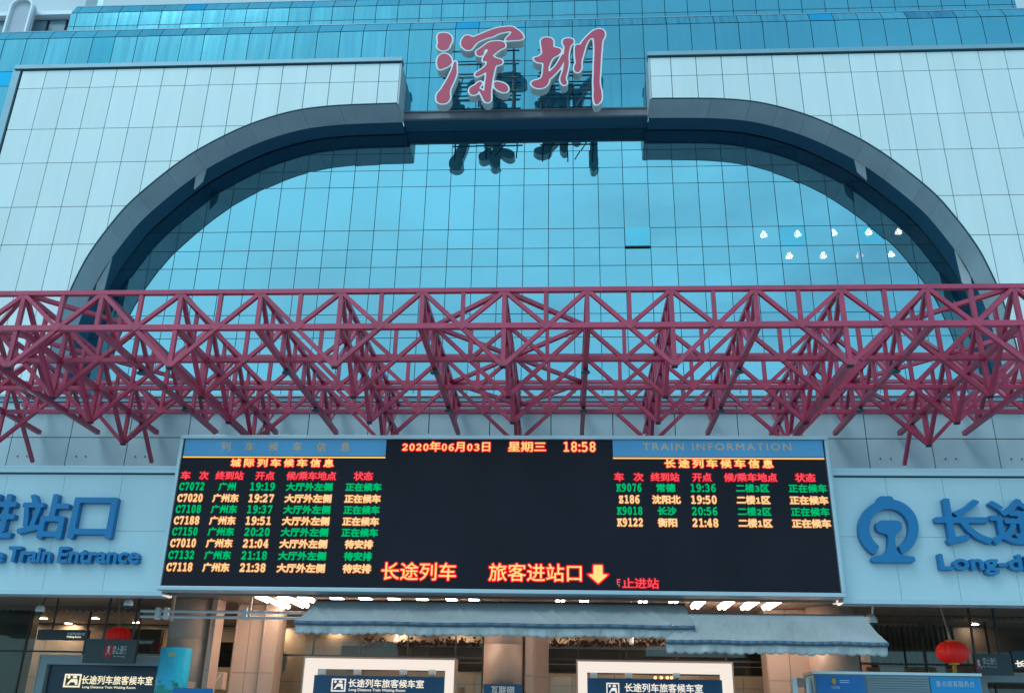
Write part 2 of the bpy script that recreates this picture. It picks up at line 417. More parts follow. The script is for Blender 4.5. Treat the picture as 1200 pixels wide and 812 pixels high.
# ------------------------------------------------------------------ the plan of the place
XC = -1.17            # axis of the facade
YF, YB, YG = 22.5, 23.4, 24.06    # white wings, ledge beam, glass
YW = 21.62            # lower wall
MOD = .7475
ZS = 9.34             # sill
ARCH = [(0, 18.9), (3.77, 18.9), (5.6, 18.87), (6.67, 18.75), (7.41, 18.54), (8.18, 18.235), (8.89, 17.84), (9.7, 17.3), (10.4, 16.66),
        (11.17, 15.8), (11.5, 15.35), (11.8, 14.8), (12.05, 14.3), (12.28, 13.75), (12.45, 13.1), (12.56, 12.6), (12.66, 11.8), (12.72, 10.8), (12.74, 9.3)]
_ax = [a for a, _ in ARCH]; _az = [b for _, b in ARCH]
def arch(dx):
    dx = abs(dx)
    return -99 if dx > 12.74 else float(np.interp(dx, _ax, _az))

ground = MB().box(-400, 400, -400, 400, -.3, 0).build('ground', ground_m); tag(ground, kind='structure')

# ================================================================== STATION BUILDING
st = empty('station_building', (XC, YG, 0), 'pale and blue glass railway station front with an arched window over the entrance', 'railway station')
ROWS_W = [20.38, 19.70, 18.18, 16.97, 15.46, 14.22, 12.68, 11.40, 9.90, ZS+.02]
def wing(sign):
    back = MB()
    edge = 15.63
    N = 60
    # backing sheet behind the joints, outside the arch
    pts = [(3.79, 18.92)] + [(a, b+.02) for a, b in ARCH[2:]]
    poly = [(XC+sign*a, b) for a, b in pts] + [(XC+sign*(edge), ZS), (XC+sign*edge, 20.36), (XC+sign*3.79, 20.36)]
    back.prism(poly, YF+.035, YF+.07)
    wg = back.build('white_wing', joint_pale, st)
    # panels
    xs = [3.77] + [4.39+MOD*k for k in range(0, 16)]; xs = [x for x in xs if x < edge-.05] + [edge]
    G = .011
    for a, b in zip(xs[:-1], xs[1:]):
        for zt, zb in zip(ROWS_W[:-1], ROWS_W[1:]):
            a2, b2, t2, u2 = a+G, b-G, zt-G, zb+G
            ss = [a2+(b2-a2)*i/12 for i in range(13)]
            lo = [max(u2, arch(s)) for s in ss]
            if max(lo) <= u2+1e-6:
                x0, x1 = sorted((XC+sign*a2, XC+sign*b2))
                sbox('wall_panel', white_panel, wg, x0, x1, YF, YF+.03, u2, t2)
            else:
                pp = [(s, l) for s, l in zip(ss, lo) if l < t2-.01]
                if len(pp) < 2: continue
                # exact crossing at the arch where it meets the panel top
                poly = [(XC+sign*s, l) for s, l in pp] + [(XC+sign*pp[-1][0], t2), (XC+sign*pp[0][0], t2)]
                if pp[0][0] > ss[0]+1e-6:
                    lo_s, hi_s = ss[ss.index(pp[0][0])-1], pp[0][0]
                    for _ in range(20):
                        mid = (lo_s+hi_s)/2
                        if arch(mid) > t2: lo_s = mid
                        else: hi_s = mid
                    poly[-1] = (XC+sign*hi_s, t2)
                MB().prism(poly, YF, YF+.03).build('wall_panel', white_panel, wg)
    # curved grey underside YF..YB, in sheets
    bounds = [(a, b) for a, b in ARCH[1:]]
    pl = []
    for (a, b), (c, d) in zip(bounds[:-1], bounds[1:]):
        for i in range(4): t = i/4; pl.append((a+(c-a)*t, b+(d-b)*t))
    pl.append(bounds[-1])
    # smooth
    arr = np.array(pl)
    for _ in range(3): arr[1:-1] = (arr[:-2]+arr[1:-1]*2+arr[2:])/4
    pl = [tuple(p) for p in arr]
    seg = 4; k = 0
    while k < len(pl)-1:
        part = [Vector(p) for p in pl[k:k+seg+1]]
        part[0] = part[0]+(part[1]-part[0]).normalized()*.004; part[-1] = part[-1]+(part[-2]-part[-1]).normalized()*.004
        m = MB(); 
        for (a, b), (c, d) in zip(part[:-1], part[1:]):
            m.quadbox([(XC+sign*a, YF-.012, b-.03), (XC+sign*c, YF-.012, d-.03), (XC+sign*c, YB, d-.03), (XC+sign*a, YB, b-.03),
                       (XC+sign*a, YF-.012, b), (XC+sign*c, YF-.012, d), (XC+sign*c, YB, d), (XC+sign*a, YB, b)])
        m.build('soffit_sheet', soffit_m, wg)
        k += seg
    # gap between wing and glass: arched sheet, the gap's shade painted in its colour
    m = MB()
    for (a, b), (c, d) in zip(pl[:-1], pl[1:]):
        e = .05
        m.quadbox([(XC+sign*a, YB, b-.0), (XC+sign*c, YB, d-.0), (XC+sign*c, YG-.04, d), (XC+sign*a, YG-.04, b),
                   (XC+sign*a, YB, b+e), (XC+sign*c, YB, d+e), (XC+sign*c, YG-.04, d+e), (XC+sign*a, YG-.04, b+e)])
    m.build('gap_shade', shaded_soffit, wg)
    # thin rim line
    m = MB()
    for (a, b), (c, d) in zip(pl[:-1], pl[1:]):
        m.bar((XC+sign*a, YF-.012, b-.015), (XC+sign*c, YF-.012, d-.015), .03)
    m.build('arch_rim', joint, wg)
    # end cheek towards the middle, cap and side trim
    x = XC+sign*3.77
    MB().box(min(x, x-sign*.05), max(x, x-sign*.05), YF-.005, YB, 18.87, 20.40).build('end_cheek', bracket_m, wg)
    xa, xb = sorted((XC+sign*3.70, XC+sign*(edge+.25)))
    MB().box(xa, xb, YF-.07, YF+.22, 20.42, 20.56).build('top_cap', trim_blue, wg)
    MB().box(xa+.01, xb-.01, YF-.035, YF+.2, 20.385, 20.42).build('shadow_joint', joint, wg)
    xa, xb = sorted((XC+sign*(edge+.02), XC+sign*(edge+.07)))
    MB().box(xa, xb, YF-.02, YB, ZS, 20.385).build('edge_joint', joint, wg)
    xa, xb = sorted((XC+sign*(edge+.07), XC+sign*(edge+.30)))
    MB().box(xa, xb, YF-.02, YB, ZS, 20.42).build('edge_trim', trim_blue, wg)
    MB().box(*sorted((XC+sign*3.80, XC+sign*edge)), YF+.075, YB, 20.30, 20.35).build('top_deck', trim_blue, wg)
    # triangular brackets in the gap
    for bx in (12.36, 9.98, ):
        z = arch(bx)
        MB().prism([(XC+sign*(bx-.02), z-.02), (XC+sign*(bx-.30), arch(bx-.30)-.02), (XC+sign*(bx-.26), z-.18), (XC+sign*(bx-.03), z-.46)], YB+.01, YB+.06).build('bracket', soffit_m, wg)
    return wg
wl = wing(-1); wr = wing(1)

# ledge beam over the middle of the arch with its underside coloured dark for the shade there
bm_ = MB().box(XC-3.76, XC+3.76, YB-.02, YB+.08, 18.97, 19.20).build('ledge_beam', mat('ledge_brown_grey', (.19, .18, .21), .5, var=.25, nscale=2), st)
MB().box(XC-3.78, XC+3.78, YB-.06, YB+.015, 19.20, 19.24).build('ledge_cap', mat('ledge_cap_brown', (.2, .17, .18), .5, var=.2), bm_)
MB().box(XC-3.76, XC+3.76, YB+.08, YG-.01, 18.98, 19.03).build('underside', shaded_soffit, bm_)
for s in (-1, 1):
    MB().box(*sorted((XC+s*3.72, XC+s*3.5)), YB+.2, YB+.3, 19.9, 20.1).build('bracket', lattice_m, bm_)

# main glass wall: mullion grid with panes
ROWS_G = [18.98, 18.18, 17.56, 16.97, 15.45, 14.80, 14.21, 12.68, 11.95, 11.39, 9.9, ZS]
XG0 = XC-.02
cols = [XG0+MOD*k for k in range(-17, 18)]
mb = MB()
for x in cols: mb.box(x-.03, x+.03, YG+.012, YG+.10, ZS, 18.98)
for z in ROWS_G: mb.box(cols[0], cols[-1], YG+.016, YG+.09, z-.03, z+.03)
cw = mb.build('arched_window', joint, st)
odd = {}
def near(x, z, px, py, Y, tol=.38):
    X, Z = P(px, py, Y); return abs(X-x) < tol and abs(Z-z) < tol
for x0, x1 in zip(cols[:-1], cols[1:]):
    for zt, zb in zip(ROWS_G[:-1], ROWS_G[1:]):
        xm = (x0+x1)/2; dx = min(abs(x0-XC), abs(x1-XC))
        if arch(dx)+.2 < zb: continue
        g = .010
        m = hall_glass; tilt = (random.gauss(0, .0026), random.gauss(0, .0026)); yo = 0
        zm = (zt+zb)/2
        if near(xm, zm, 745, 279, YG): m = hall_glass_dark; tilt = (math.radians(-1.6), 0); yo = -.05
        if near(xm, zm, 925, 276, YG) or near(xm, zm, 1019, 276, YG): m = hall_glass_dark; tilt = (math.radians(-.6), 0)
        o = sbox('window_pane', m, cw, x0+g, x1-g, YG+yo, YG+.012+yo, zb+g, zt-g, tilt)
        if yo:
            MB().box(x0+.01, x1-.01, YG-.06, YG-.01, zb-.02, zb+.02).build('open_sash_rail', cap_black, cw)
# hall behind the glass
hall = MB()
hall.box(XC-13, XC+13, 31, 31.1, 9.0, 19.2)
hall.box(XC-13, XC+13, 24.2, 31, 8.9, 9.0); hall.box(XC-13, XC+13, 24.2, 31, 19.2, 19.3)
hall.box(XC-13.1, XC-13, 24.2, 31, 9.0, 19.2); hall.box(XC+13, XC+13.1, 24.2, 31, 9.0, 19.2)
hall.build('hall_interior', interior, st)

# upper tiers of blue cladding glass
def tier(name, Y, z0, zlines, zcap0, zcap1, xa, xb, setback, phase=0.):
    mbk = MB().box(xa, xb, Y+.03, Y+.10, z0, zcap0)
    base = mbk.build(name, joint, st)
    k0 = math.ceil((xa-XG0-phase)/MOD)
    xs = [xa] + [XG0+phase+MOD*k for k in range(k0, k0+80) if XG0+phase+MOD*k < xb-.05 and XG0+phase+MOD*k > xa+.1] + [xb]
    zz = [z0]+zlines+[zcap0]
    for a, b in zip(xs[:-1], xs[1:]):
        xm = (a+b)/2
        for c, d in zip(zz[:-1], zz[1:]):
            if name == 'cladding_tier' and not (abs(xm-XC) < 4.6 or xm < XC-15.6):
                if d < 20.0: continue
            m = ledge_glass if name == 'cladding_tier' and abs(xm-XC) < 3.9 and d < 23.2 else clad_glass
            if near(xm, (c+d)/2, 118, 60, Y, .4): m = clad_deep
            if near(xm, (c+d)/2, 8, 90, Y, .4): m = clad_bright
            sbox('cladding_pane', m, base, a+.011, b-.011, Y, Y+.02, c+.011, d-.011, (random.gauss(0, .003), random.gauss(0, .003)))
        m = clad_glass
        zc = (zcap0+zcap1)/2; Yc = Y+setback/2
        for q in ((226, 3), (548, 30), (963, 20)):
            if near(xm, zc, *q, Yc, .37): m = clad_bright
        for q in ((1078, 17), (1107, 16)):
            if near(xm, zc, *q, Yc, .37): m = clad_dark
        mbp = MB().quadbox([(a+.011, Y-.005, zcap0+.012), (b-.011, Y-.005, zcap0+.012), (b-.011, Y+.03, zcap0+.012), (a+.011, Y+.03, zcap0+.012),
                            (a+.011, Y+setback, zcap1), (b-.011, Y+setback, zcap1), (b-.011, Y+setback+.03, zcap1), (a+.011, Y+setback+.03, zcap1)])
        mbp.build('parapet_pane', m, base)
    MB().box(xa, xb, Y+setback-.01, Y+setback+.9, zcap1, zcap1+.03).build('parapet_coping', trim_blue, base)
    return base
_z = lambda y, Y: P(600, y, Y)[1]
t1 = tier('cladding_tier', 23.42, 19.0, [_z(89.5, 23.42), _z(72, 23.42)], _z(33, 23.42), _z(24.5, 23.6), XC-22, XC+21, .2)
t2 = tier('upper_cladding_tier', 24.35, _z(25, 24.35)-.1, [_z(19.5, 24.35)], P(250, 12, 24.35)[1], P(250, 3.5, 24.5)[1], XC-15.85, XC+15.9, .2, .1)
# pale storey behind the top tier
MB().box(XC-16.0, XC+17.5, 26.2, 26.4, 23.4, 29).build('set_back_storey', concrete, st)
# stained moss line on the right wing cap
mo = MB()
for i in range(26):
    X, Z = P(1120+i*1.5, 55-random.random()*1.5, YF+.3)
    mo.box(X-.03-random.random()*.03, X+.03, YF+.35, YF+.45, 20.56, 20.58+random.random()*.07)
tag(mo.build('moss_tuft', mat('dark_moss', (.02, .08, .07), .9), wr), kind='stuff')

# pale block at the upper left
tb = empty('roof_block', (-19.5, 27, 22), 'pale rendered roof block with a round-topped fin and a window strip, upper left corner', 'building')
MB().box(-24.5, -18.05, 26.5, 27.2, 23.0, 30).build('wall', concrete, tb)
Xa, Za = P(0, 25, 26.3); Xb, Zb = P(80, 22, 26.3)
MB().box(-24.4, Xb+.25, 26.05, 26.5, Zb-.02, Zb+.16).build('sill_band', rim_white, tb)
wf = MB().box(-24.4, Xb+.25, 26.35, 26.49, Zb-.62, Zb-.02).build('window_strip', cap_black, tb)
for px in (-6, 15, 34.5, 56.5):
    xa, _ = P(px+1, 30, 26.3); xb, _ = P(px+19.5, 30, 26.3)
    sbox('pane', far_glass, wf, xa, xb, 26.31, 26.35, Zb-.55, Zb-.08)
fin = []
x0f, z0f = P(9, 38, 25.9); x1f, _ = P(41, 20, 25.9); ww = x1f-x0f
for i in range(13):
    a = math.pi*(1-i/12); fin.append((x0f+ww/2+ww/2*math.cos(a), z0f+.95+ww/2*math.sin(a)*.9))
MB().prism([(x0f, z0f-.6)]+fin+[(x1f, z0f-.6)], 25.75, 25.9).build('round_fin', mat('grey_render', (.5, .5, .56), .7, var=.05), tb)
rim = MB()
_rp = [(x0f, z0f-.6)]+fin+[(x1f, z0f-.6)]; _cx, _cz = x0f+ww/2, z0f+.95
_in = [(_cx+(a-_cx)*.84, _cz+(b-_cz)*(.84 if b > _cz else 1)) for a, b in _rp]
for k_ in range(len(_rp)-1):
    (a, b), (c, d) = _rp[k_], _rp[k_+1]; (e, f_), (g_, h_) = _in[k_], _in[k_+1]
    rim.quadbox([(a, 25.62, b), (c, 25.62, d), (g_, 25.62, h_), (e, 25.62, f_), (a, 25.749, b), (c, 25.749, d), (g_, 25.749, h_), (e, 25.749, f_)])
rim.build('fin_rim', rim_white, tb)
for px in (5, 73):
    xa, za = P(px-9, 17, 26.3); xb, _ = P(px+8, 17, 26.3)
    MB().box(xa, xb, 26.4, 26.49, za-.08, za+.10).build('vent_slot', far_glass, tb)

# ================================================================== lower wall
lw = MB().box(-22, 19, YW+.03, YW+.2, 6.0, ZS-.16).build('lower_wall', joint, st)
xs = [-22] + [-.32+1.5*k for k in range(-14, 13)] + [19]
for a, b in zip(xs[:-1], xs[1:]):
    if b-a < .1: continue
    for c, d in ((6.75, 8.24), (8.24, ZS-.17)):
        sbox('wall_panel', lower_panel, lw, a+.011, b-.011, YW, YW+.03, c+.011, d-.011)
MB().box(-22, 19, YW-.05, YG-.02, ZS-.165, ZS-.06).build('sill_drip', trim_blue, lw)
MB().box(-22, 19, YW-.12, YG-.03, ZS-.058, ZS+.0).build('sill', lower_panel, lw)
fx = MB()
for k in range(-9, 9):
    for dx in (-.12, .12):
        X = -.32+1.5*k+.38+dx; fx.tube((X, YW-.02, 7.75), (X, YW, 7.75), .018, 8)
tag(fx.build('wall_bolt', lattice_m, lw), kind='stuff')

# ================================================================== RED SPACE FRAME
Y1, SY, X0T, A = 15.155, 1.5863, -1.0735, 1.5
ZT, ZM, ZB = 9.05, 8.337, 7.572
YR = [Y1+SY*k for k in range(5)]
CX = range(-8, 9)
def TX(c): return X0T+c*A
tr = empty('red_space_frame', (X0T, Y1, ZT), 'red painted steel space frame truss projecting over the display board', 'truss')
W = .085
def bar(name, p, q, w=W, h=None): return sbar(name, red_steel, tr, p, q, w, h)
XL, XR = TX(-8)-.6, TX(8)+.6
for k in range(5):
    bar('top_chord', (XL, YR[k], ZT), (XR, YR[k], ZT), .095, .085 if k == 0 else .072)
    if k < 4: bar('middle_chord', (XL, YR[k]-.0, ZM), (XR, YR[k], ZM), .105, .10 if k == 0 else .082)
# front/back row webs (slightly thinner so faces are never flush with the chords)
for k in range(4):
    y = YR[k]
    for c in range(-16, 17):
        x = X0T+c*A/2
        tip = (c % 4 == 0)
        even = (c % 2 == 0)
        if tip: bar('post', (x, y, ZT-.02), (x, y, ZB), .080)
        elif even: bar('post', (x, y, ZT-.02), (x, y, ZM), .078)
        else: bar('post', (x, y, ZT-.02), (x, y, ZM), .074)
        if tip:
            for s in (-1, 1):
                bar('web_diagonal', (x+s*A, y-.004, ZT-.01), (x+s*.02, y-.004, ZB+.02), .076)
                bar('web_brace', (x, y-.006, ZT-.02), (x+s*A/2, y-.006, ZM+.01), .072)
# depth direction
for c in CX:
    x = TX(c); tip = (c % 2 == 0)
    bar('depth_top_chord', (x, YR[0], ZT-.003), (x, YR[4], ZT-.003), .082, .078)
    bar('depth_middle_chord', (x, YR[0], ZM-.003), (x, YR[4]+.02, ZM-.003), .10, .10)
    if abs(c) == 4: bar('depth_bottom_chord', (x+.003, YR[0]+.05, ZB+.07), (x+.003, YR[3], ZB+.07), .11, .11)
    for k in range(4):
        ym = (YR[k]+YR[k+1])/2
        bar('depth_post', (x+.003, ym, ZT-.02), (x+.003, ym, ZM), .070)
        if tip:
            bar('depth_diagonal', (x+.004, YR[k], ZT), (x+.004, YR[k+1], ZB-.0), .076)
            if k < 3 or True: bar('depth_diagonal', (x-.004, YR[k], ZB+.02), (x-.004, YR[k+1], ZT), .062)
        else:
            bar('depth_brace', (x+.004, YR[k], ZT), (x+.004, ym, ZM), .072)
            bar('depth_brace', (x-.004, ym, ZM), (x-.004, YR[k+1], ZT), .072)
for k in range(4):
    for c in CX:
        for s in (-1, 1):
            if (k % 2 == 0 and c % 6 == 0) or (k % 2 == 1 and (c+s) % 6 == 0):
                bar('plan_brace', (TX(c), YR[k], ZT-.006), (TX(c+s), YR[k+1], ZT-.006), .080)
cme = MB().box(-.05, .05, -.05, .05, -.012, .014).mesh('node_cap'); cme.materials.append(cap_black)
for k in range(4):
    for c in CX:
        if c % 2 == 0: link('node_cap', cme, None, tr, (TX(c), YR[k], ZB-.02))
gme = MB().prism([(-.08, .085), (.08, .085), (.12, 0), (.0, -.085), (-.12, 0)], -.06, -.048).mesh('gusset_plate'); gme.materials.append(red_steel)
for k in range(4):
    for c in range(-16, 17):
        if c % 2: link('gusset_plate', gme, None, tr, (X0T+c*A/2, YR[k], ZM))
# floodlights under the frame
fl = []
for ci, c in enumerate((-5, -3, -1, 1, 3, 5)):
    for yy in (17.15, 19.5):
        o = empty('floodlight', (TX(c), yy, ZM-.05), '%s small floodlight from the left in the %s row under the red truss' % (('first','second','third','fourth','fifth','sixth')[ci], 'front' if yy < 18 else 'rear'), 'floodlight', 'floodlights under the red truss')
        MB().lathe((TX(c), yy, ZM-.11), [(0, 0.05), (.05, .05), (.09, .0), (.09, -.02), (0, -.03)], 14).build('lamp_head', lattice_m, o)
        MB().box(TX(c)-.012, TX(c)+.012, yy-.02, yy+.02, ZM-.09, ZM-.045).build('clamp', steel, o)

# ================================================================== THE TWO CHARACTERS ON THE LEDGE
D1 = [
 [(108,112),(150,106),(190,115),(212,140),(214,170),(195,205),(185,235),(150,250),(115,243),(93,222),(98,205),(105,190),(100,160),(98,130)],
 [(120,295),(150,285),(185,295),(208,325),(214,360),(180,388),(150,400),(115,415),(100,395),(95,360),(98,325)],
 [(243,352),(252,358),(252,400),(255,450),(245,480),(225,530),(205,570),(193,600),(195,640),(198,665),(180,695),(150,708),(115,705),(92,690),(88,660),(98,625),(125,600),(150,560),(175,520),(200,470),(220,430),(232,395)],
 [(310,160),(335,130),(365,128),(395,148),(440,130),(500,105),(560,80),(620,62),(680,55),(740,52),(775,75),(810,100),(832,130),(830,150),(800,158),(740,160),(685,165),(700,145),(730,118),(742,95),(725,80),(700,85),(660,92),(620,100),(580,125),(520,140),(470,160),(430,180),(405,210),(385,240),(355,247),(325,235),(303,210),(302,180)],
 [(432,262),(470,240),(500,215),(545,185),(600,178),(660,182),(677,205),(670,228),(640,235),(600,265),(575,285),(560,300),(590,325),(640,335),(653,352),(640,370),(600,375),(585,400),(580,430),(570,470),(560,520),(555,570),(548,620),(552,660),(548,690),(525,700),(500,685),(488,655),(460,600),(452,588),(478,600),(495,622),(505,600),(510,540),(520,480),(522,430),(500,440),(470,460),(432,475),(422,462),(440,445),(480,420),(510,395),(525,375),(526,350),(520,332),(498,345),(488,340),(500,310),(525,275),(540,250),(515,232),(495,245),(490,270),(485,292),(455,297),(435,285)],
 [(370,600),(385,575),(420,560),(445,535),(470,525),(472,545),(455,560),(445,590),(440,620),(405,635),(380,625)],
 [(590,530),(620,530),(660,540),(690,560),(702,585),(695,605),(665,612),(630,600),(595,575),(588,550)]]
D2 = [
 [(180,165),(205,148),(250,148),(278,165),(278,200),(275,232),(310,235),(345,245),(345,265),(320,290),(280,310),(260,335),(245,370),(235,400),(236,452),(270,430),(300,400),(330,358),(355,310),(369,285),(371,340),(345,395),(300,447),(260,485),(240,500),(238,530),(215,560),(180,575),(130,572),(100,550),(98,532),(120,520),(160,512),(185,495),(198,460),(200,420),(205,380),(200,352),(160,355),(125,338),(118,320),(140,318),(175,305),(195,280),(190,240),(182,200)],
 [(375,165),(390,155),(440,155),(455,170),(452,190),(430,205),(420,230),(412,270),(408,310),(412,360),(405,410),(395,450),(385,480),(385,510),(398,530),(385,548),(368,545),(350,520),(350,490),(362,460),(372,430),(380,390),(385,340),(380,300),(382,260),(388,220),(375,200),(368,185)],
 [(475,215),(500,208),(525,212),(535,185),(560,155),(600,115),(640,82),(680,72),(712,80),(726,105),(722,135),(700,170),(698,220),(692,280),(688,340),(685,400),(682,450),(678,500),(680,560),(692,600),(697,650),(692,690),(655,722),(645,700),(635,650),(640,610),(638,570),(635,520),(640,450),(640,380),(645,300),(645,220),(640,150),(625,135),(590,150),(570,180),(555,220),(545,260),(530,310),(518,350),(522,390),(515,420),(500,438),(480,435),(468,415),(472,385),(485,370),(480,330),(475,280)]]
YS = 22.2
YT1 = 23.42
def zoomed(poly, ox): return [P(ox+a/7.383, 25+b/7.383, YS) for a, b in poly]
def smooth_poly(p, n=1):
    p = np.array(p)
    for _ in range(n):
        q = np.roll(p, -1, 0); p = np.stack([p*.75+q*.25, p*.25+q*.75], 1).reshape(-1, 2)
    return [tuple(a) for a in p]
def character(D, ox, name, label):
    polys = [smooth_poly(zoomed(p, ox)) for p in D]
    allp = np.concatenate([np.array(p) for p in polys]); cx = allp[:, 0].mean(); zlo = allp[:, 1].min()
    o = empty(name, (cx, YS+.2, zlo), label, 'sign character', 'red characters on the ledge')
    link('white_rim', loops_mesh(sdf_loops(polys, .064), YS+.004, .05), rim_white, o)
    link('side_wall', loops_mesh(sdf_loops(polys, .058), YS+.054, .27), sign_side, o)
    link('red_face', loops_mesh(sdf_loops(polys, .018), YS-.008, .012), face_red, o)
    return o, allp.min(0), allp.max(0)
c1, a1, b1 = character(D1, 500, 'sign_character', 'large red handwritten water-radical character with white edge, left of the two on the ledge')
c2, a2, b2 = character(D2, 610, 'sign_character', 'large red handwritten earth-radical character with white edge, right of the two on the ledge')
for o, lo, hi in ((c1, a1, b1), (c2, a2, b2)):
    m = MB(); zb = 19.25
    for z in np.arange(max(lo[1], zb)+.15, hi[1]-.1, .5): 
        m.bar((lo[0]+.15, YS+.46, z), (hi[0]-.12, YS+.46, z), .035)
        m.bar((lo[0]+.15, YS+.92, z), (hi[0]-.12, YS+.92, z), .03)
    for x in np.linspace(lo[0]+.25, hi[0]-.3, 3):
        m.bar((x, YS+.50, lo[1]+.2), (x, YS+.50, hi[1]-.15), .04)
        m.bar((x, YS+.95, zb-.02), (x, YS+.95, hi[1]-.15), .04)
        for z in np.arange(max(lo[1], zb)+.1, hi[1]-.1, .72):
            m.bar((x, YS+.37, z), (x, YT1-.01, z), .03)
            if z+.7 < hi[1]: m.bar((x, YS+.5, z), (x, YS+.95, z+.6), .025)
    for q in ((.2, .3), (.6, .85)):
        m.bar((lo[0]+(hi[0]-lo[0])*q[0], YS+.48, lo[1]+.3), (lo[0]+(hi[0]-lo[0])*q[1], YS+.48, lo[1]+1.3), .03)
    m.build('support_lattice', lattice_m, o)

# ================================================================== LED DISPLAY
YD = 18.0
sx0, sx1, sz0, sz1 = -7.86, 5.18, 4.06, 7.17
dp = empty('led_display', ((sx0+sx1)/2, YD, sz0), 'long black electronic departure board with glowing timetable text above the entrance', 'display board')
MB().box(sx0+.06, sx1-.06, YD, YD+.05, sz0+.07, sz1-.08).build('screen', screen_m, dp)
fr = MB()
fr.box(sx0-.03, sx1+.03, YD-.05, YD+.42, sz1-.075, sz1+.0)
fr.box(sx0-.03, sx1+.03, YD-.045, YD+.40, sz0, sz0+.075)
fr.box(sx0-.03, sx0+.04, YD-.04, YD+.40, sz0+.075, sz1-.075)
fr.box(sx1-.04, sx1+.03, YD-.04, YD+.40, sz0+.075, sz1-.075)
fr.build('frame', frame_alu, dp, bevel=.008)
MB().box(sx0, sx1, YD+.06, YD+.39, sz0+.076, sz1-.08).build('housing', mat('display_housing', (.2, .26, .32), .5), dp)
for i in range(9):
    x = sx0+.7+i*1.46
    m = MB(); m.tube((x, YD+.02, sz1), (x, YD+.02, sz1+.03), .018, 8); m.bar((x-.03, YD+.02, sz1+.035), (x+.05, YD+.02, sz1+.05), .015)
    m.build('lifting_eye', steel, dp)
def DW(px, py): return P(px, py, YD)
def rect(px0, px1, py0, py1):
    X0, Zt = DW(px0, py0); X1, _ = DW(px1, py0); _, Zb = DW((px0+px1)/2, py1); return X0, X1, Zb, Zt
# blue headings
def LP(x, y): return 180+x/4.06, 500+y/4.06
def MP(x, y): return 440+x/4.06, 500+y/4.06
def RP(x, y): return 700+x/4, 500+y/4
hx0, _ = DW(*LP(160, 90)); hx1, _ = DW(*LP(1107, 90)); _, hz0 = DW(*LP(600, 138)); 
hz1 = sz1-.082
h1 = MB().box(sx0+.07, hx1, YD-.012, YD-.002, hz0, hz1).build('heading_panel', header_m, dp)
rx0, _ = DW(*RP(72, 90)); 
h2 = MB().box(rx0, sx1-.07, YD-.012, YD-.002, hz0, hz1).build('heading_panel', header_m, dp)
MB().box(sx0+.07, hx1, YD-.014, YD-.004, hz0-.045, hz0-.016).build('amber_line', led_line, dp)
MB().box(rx0, sx1-.07, YD-.014, YD-.004, hz0-.045, hz0-.016).build('amber_line', led_line, dp)
zc = DW(*LP(600, 95))[1]
for i, ch in enumerate('列车候车信息'):
    xx = 345+i*113.5; X, _ = DW(*LP(xx, 95)); fit_text(ch, X-.095, X+.095, zc-.095, zc+.095, YD-.016, off=.0045, name='heading_letter', m=header_txt, parent=h1)
x0, _ = DW(*RP(213, 95)); x1, _ = DW(*RP(907, 95)); zc = DW(*RP(560, 95))[1]
fit_text('TRAIN INFORMATION', x0, x1, zc-.075, zc+.075, YD-.016, off=.0045, name='heading_letter', m=header_txt, parent=h2, spacing=1.25)

YT = YD-.010
def led_cells(name, cells, core, halo, zc, hh, boldc=.003, boldh=.012):  # halo: wider copy behind each word, painting a glow round its strokes
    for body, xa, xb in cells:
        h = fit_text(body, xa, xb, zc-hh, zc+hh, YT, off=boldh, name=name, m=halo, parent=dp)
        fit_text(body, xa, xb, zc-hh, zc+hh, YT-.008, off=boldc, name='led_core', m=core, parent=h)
LC = [((130, 285), (60, 670), (243, 285), (180, 670)), ((300, 285), (228, 670), (410, 285), (360, 670)), ((468, 285), (408, 670), (580, 285), (528, 670)),
      ((637, 285), (585, 670), (853, 285), (812, 670)), ((908, 285), (890, 670), (1078, 285), (1060, 670))]
colL = []
for a, b, c, d in LC:
    colL.append(((DW(*LP(*a))[0]+DW(*LP(*b))[0])/2, (DW(*LP(*c))[0]+DW(*LP(*d))[0])/2))
rowsL = [285, 340, 393, 447, 500, 555, 612, 670]
dataL = [('C7072', '广州', '19:19', '正在候车'), ('C7020', '广州东', '19:27', '正在候车'), ('C7108', '广州东', '19:37', '正在候车'), ('C7188', '广州东', '19:51', '正在候车'),
         ('C7150', '广州东', '20:20', '正在候车'), ('C7010', '广州东', '21:04', '待安排'), ('C7132', '广州东', '21:18', '待安排'), ('C7118', '广州东', '21:38', '待安排')]
def cell(body, c, frac=1.):
    m = (c[0]+c[1])/2; h = (c[1]-c[0])/2*frac; return (body, m-h, m+h)
for i, (y, (a, b, t, s)) in enumerate(zip(rowsL, dataL)):
    zc = DW(*LP(500, y))[1]
    cs = [cell(mono(a), colL[0]), cell(b, colL[1], .66 if len(b) == 2 else 1), cell(mono(t), colL[2]), cell('大厅外左侧', colL[3]), cell(s, colL[4], 1 if len(s) == 4 else .76)]
    if i % 2 == 0: led_cells('timetable_word', cs, led_green, led_halo_dgreen, zc, .078, .0065, .014)
    else: led_cells('timetable_word', cs, led_pale, led_halo_orange, zc, .078, .0065, .016)
zc = DW(*LP(500, 233))[1]
def lx(x, y=233): return DW(*LP(x, y))[0]
led_cells('column_heading', [('车', lx(133), lx(175)), ('次', lx(220), lx(262)), ('终到站', lx(298), lx(428)), ('开点', lx(488), lx(575)), ('候/乘车地点', lx(635), lx(868)), ('状态', lx(955), lx(1043))], led_pink, led_halo_dred, zc, .082, .0035, .015)
zc = DW(*LP(500, 172))[1]
tt = []
for i, ch in enumerate('城际列车候车信息'):
    X = lx(393+i*63, 172); tt.append((ch, X-.098, X+.098))
led_cells('title_character', tt, led_yel, led_halo_red, zc, .078, .005, .022)
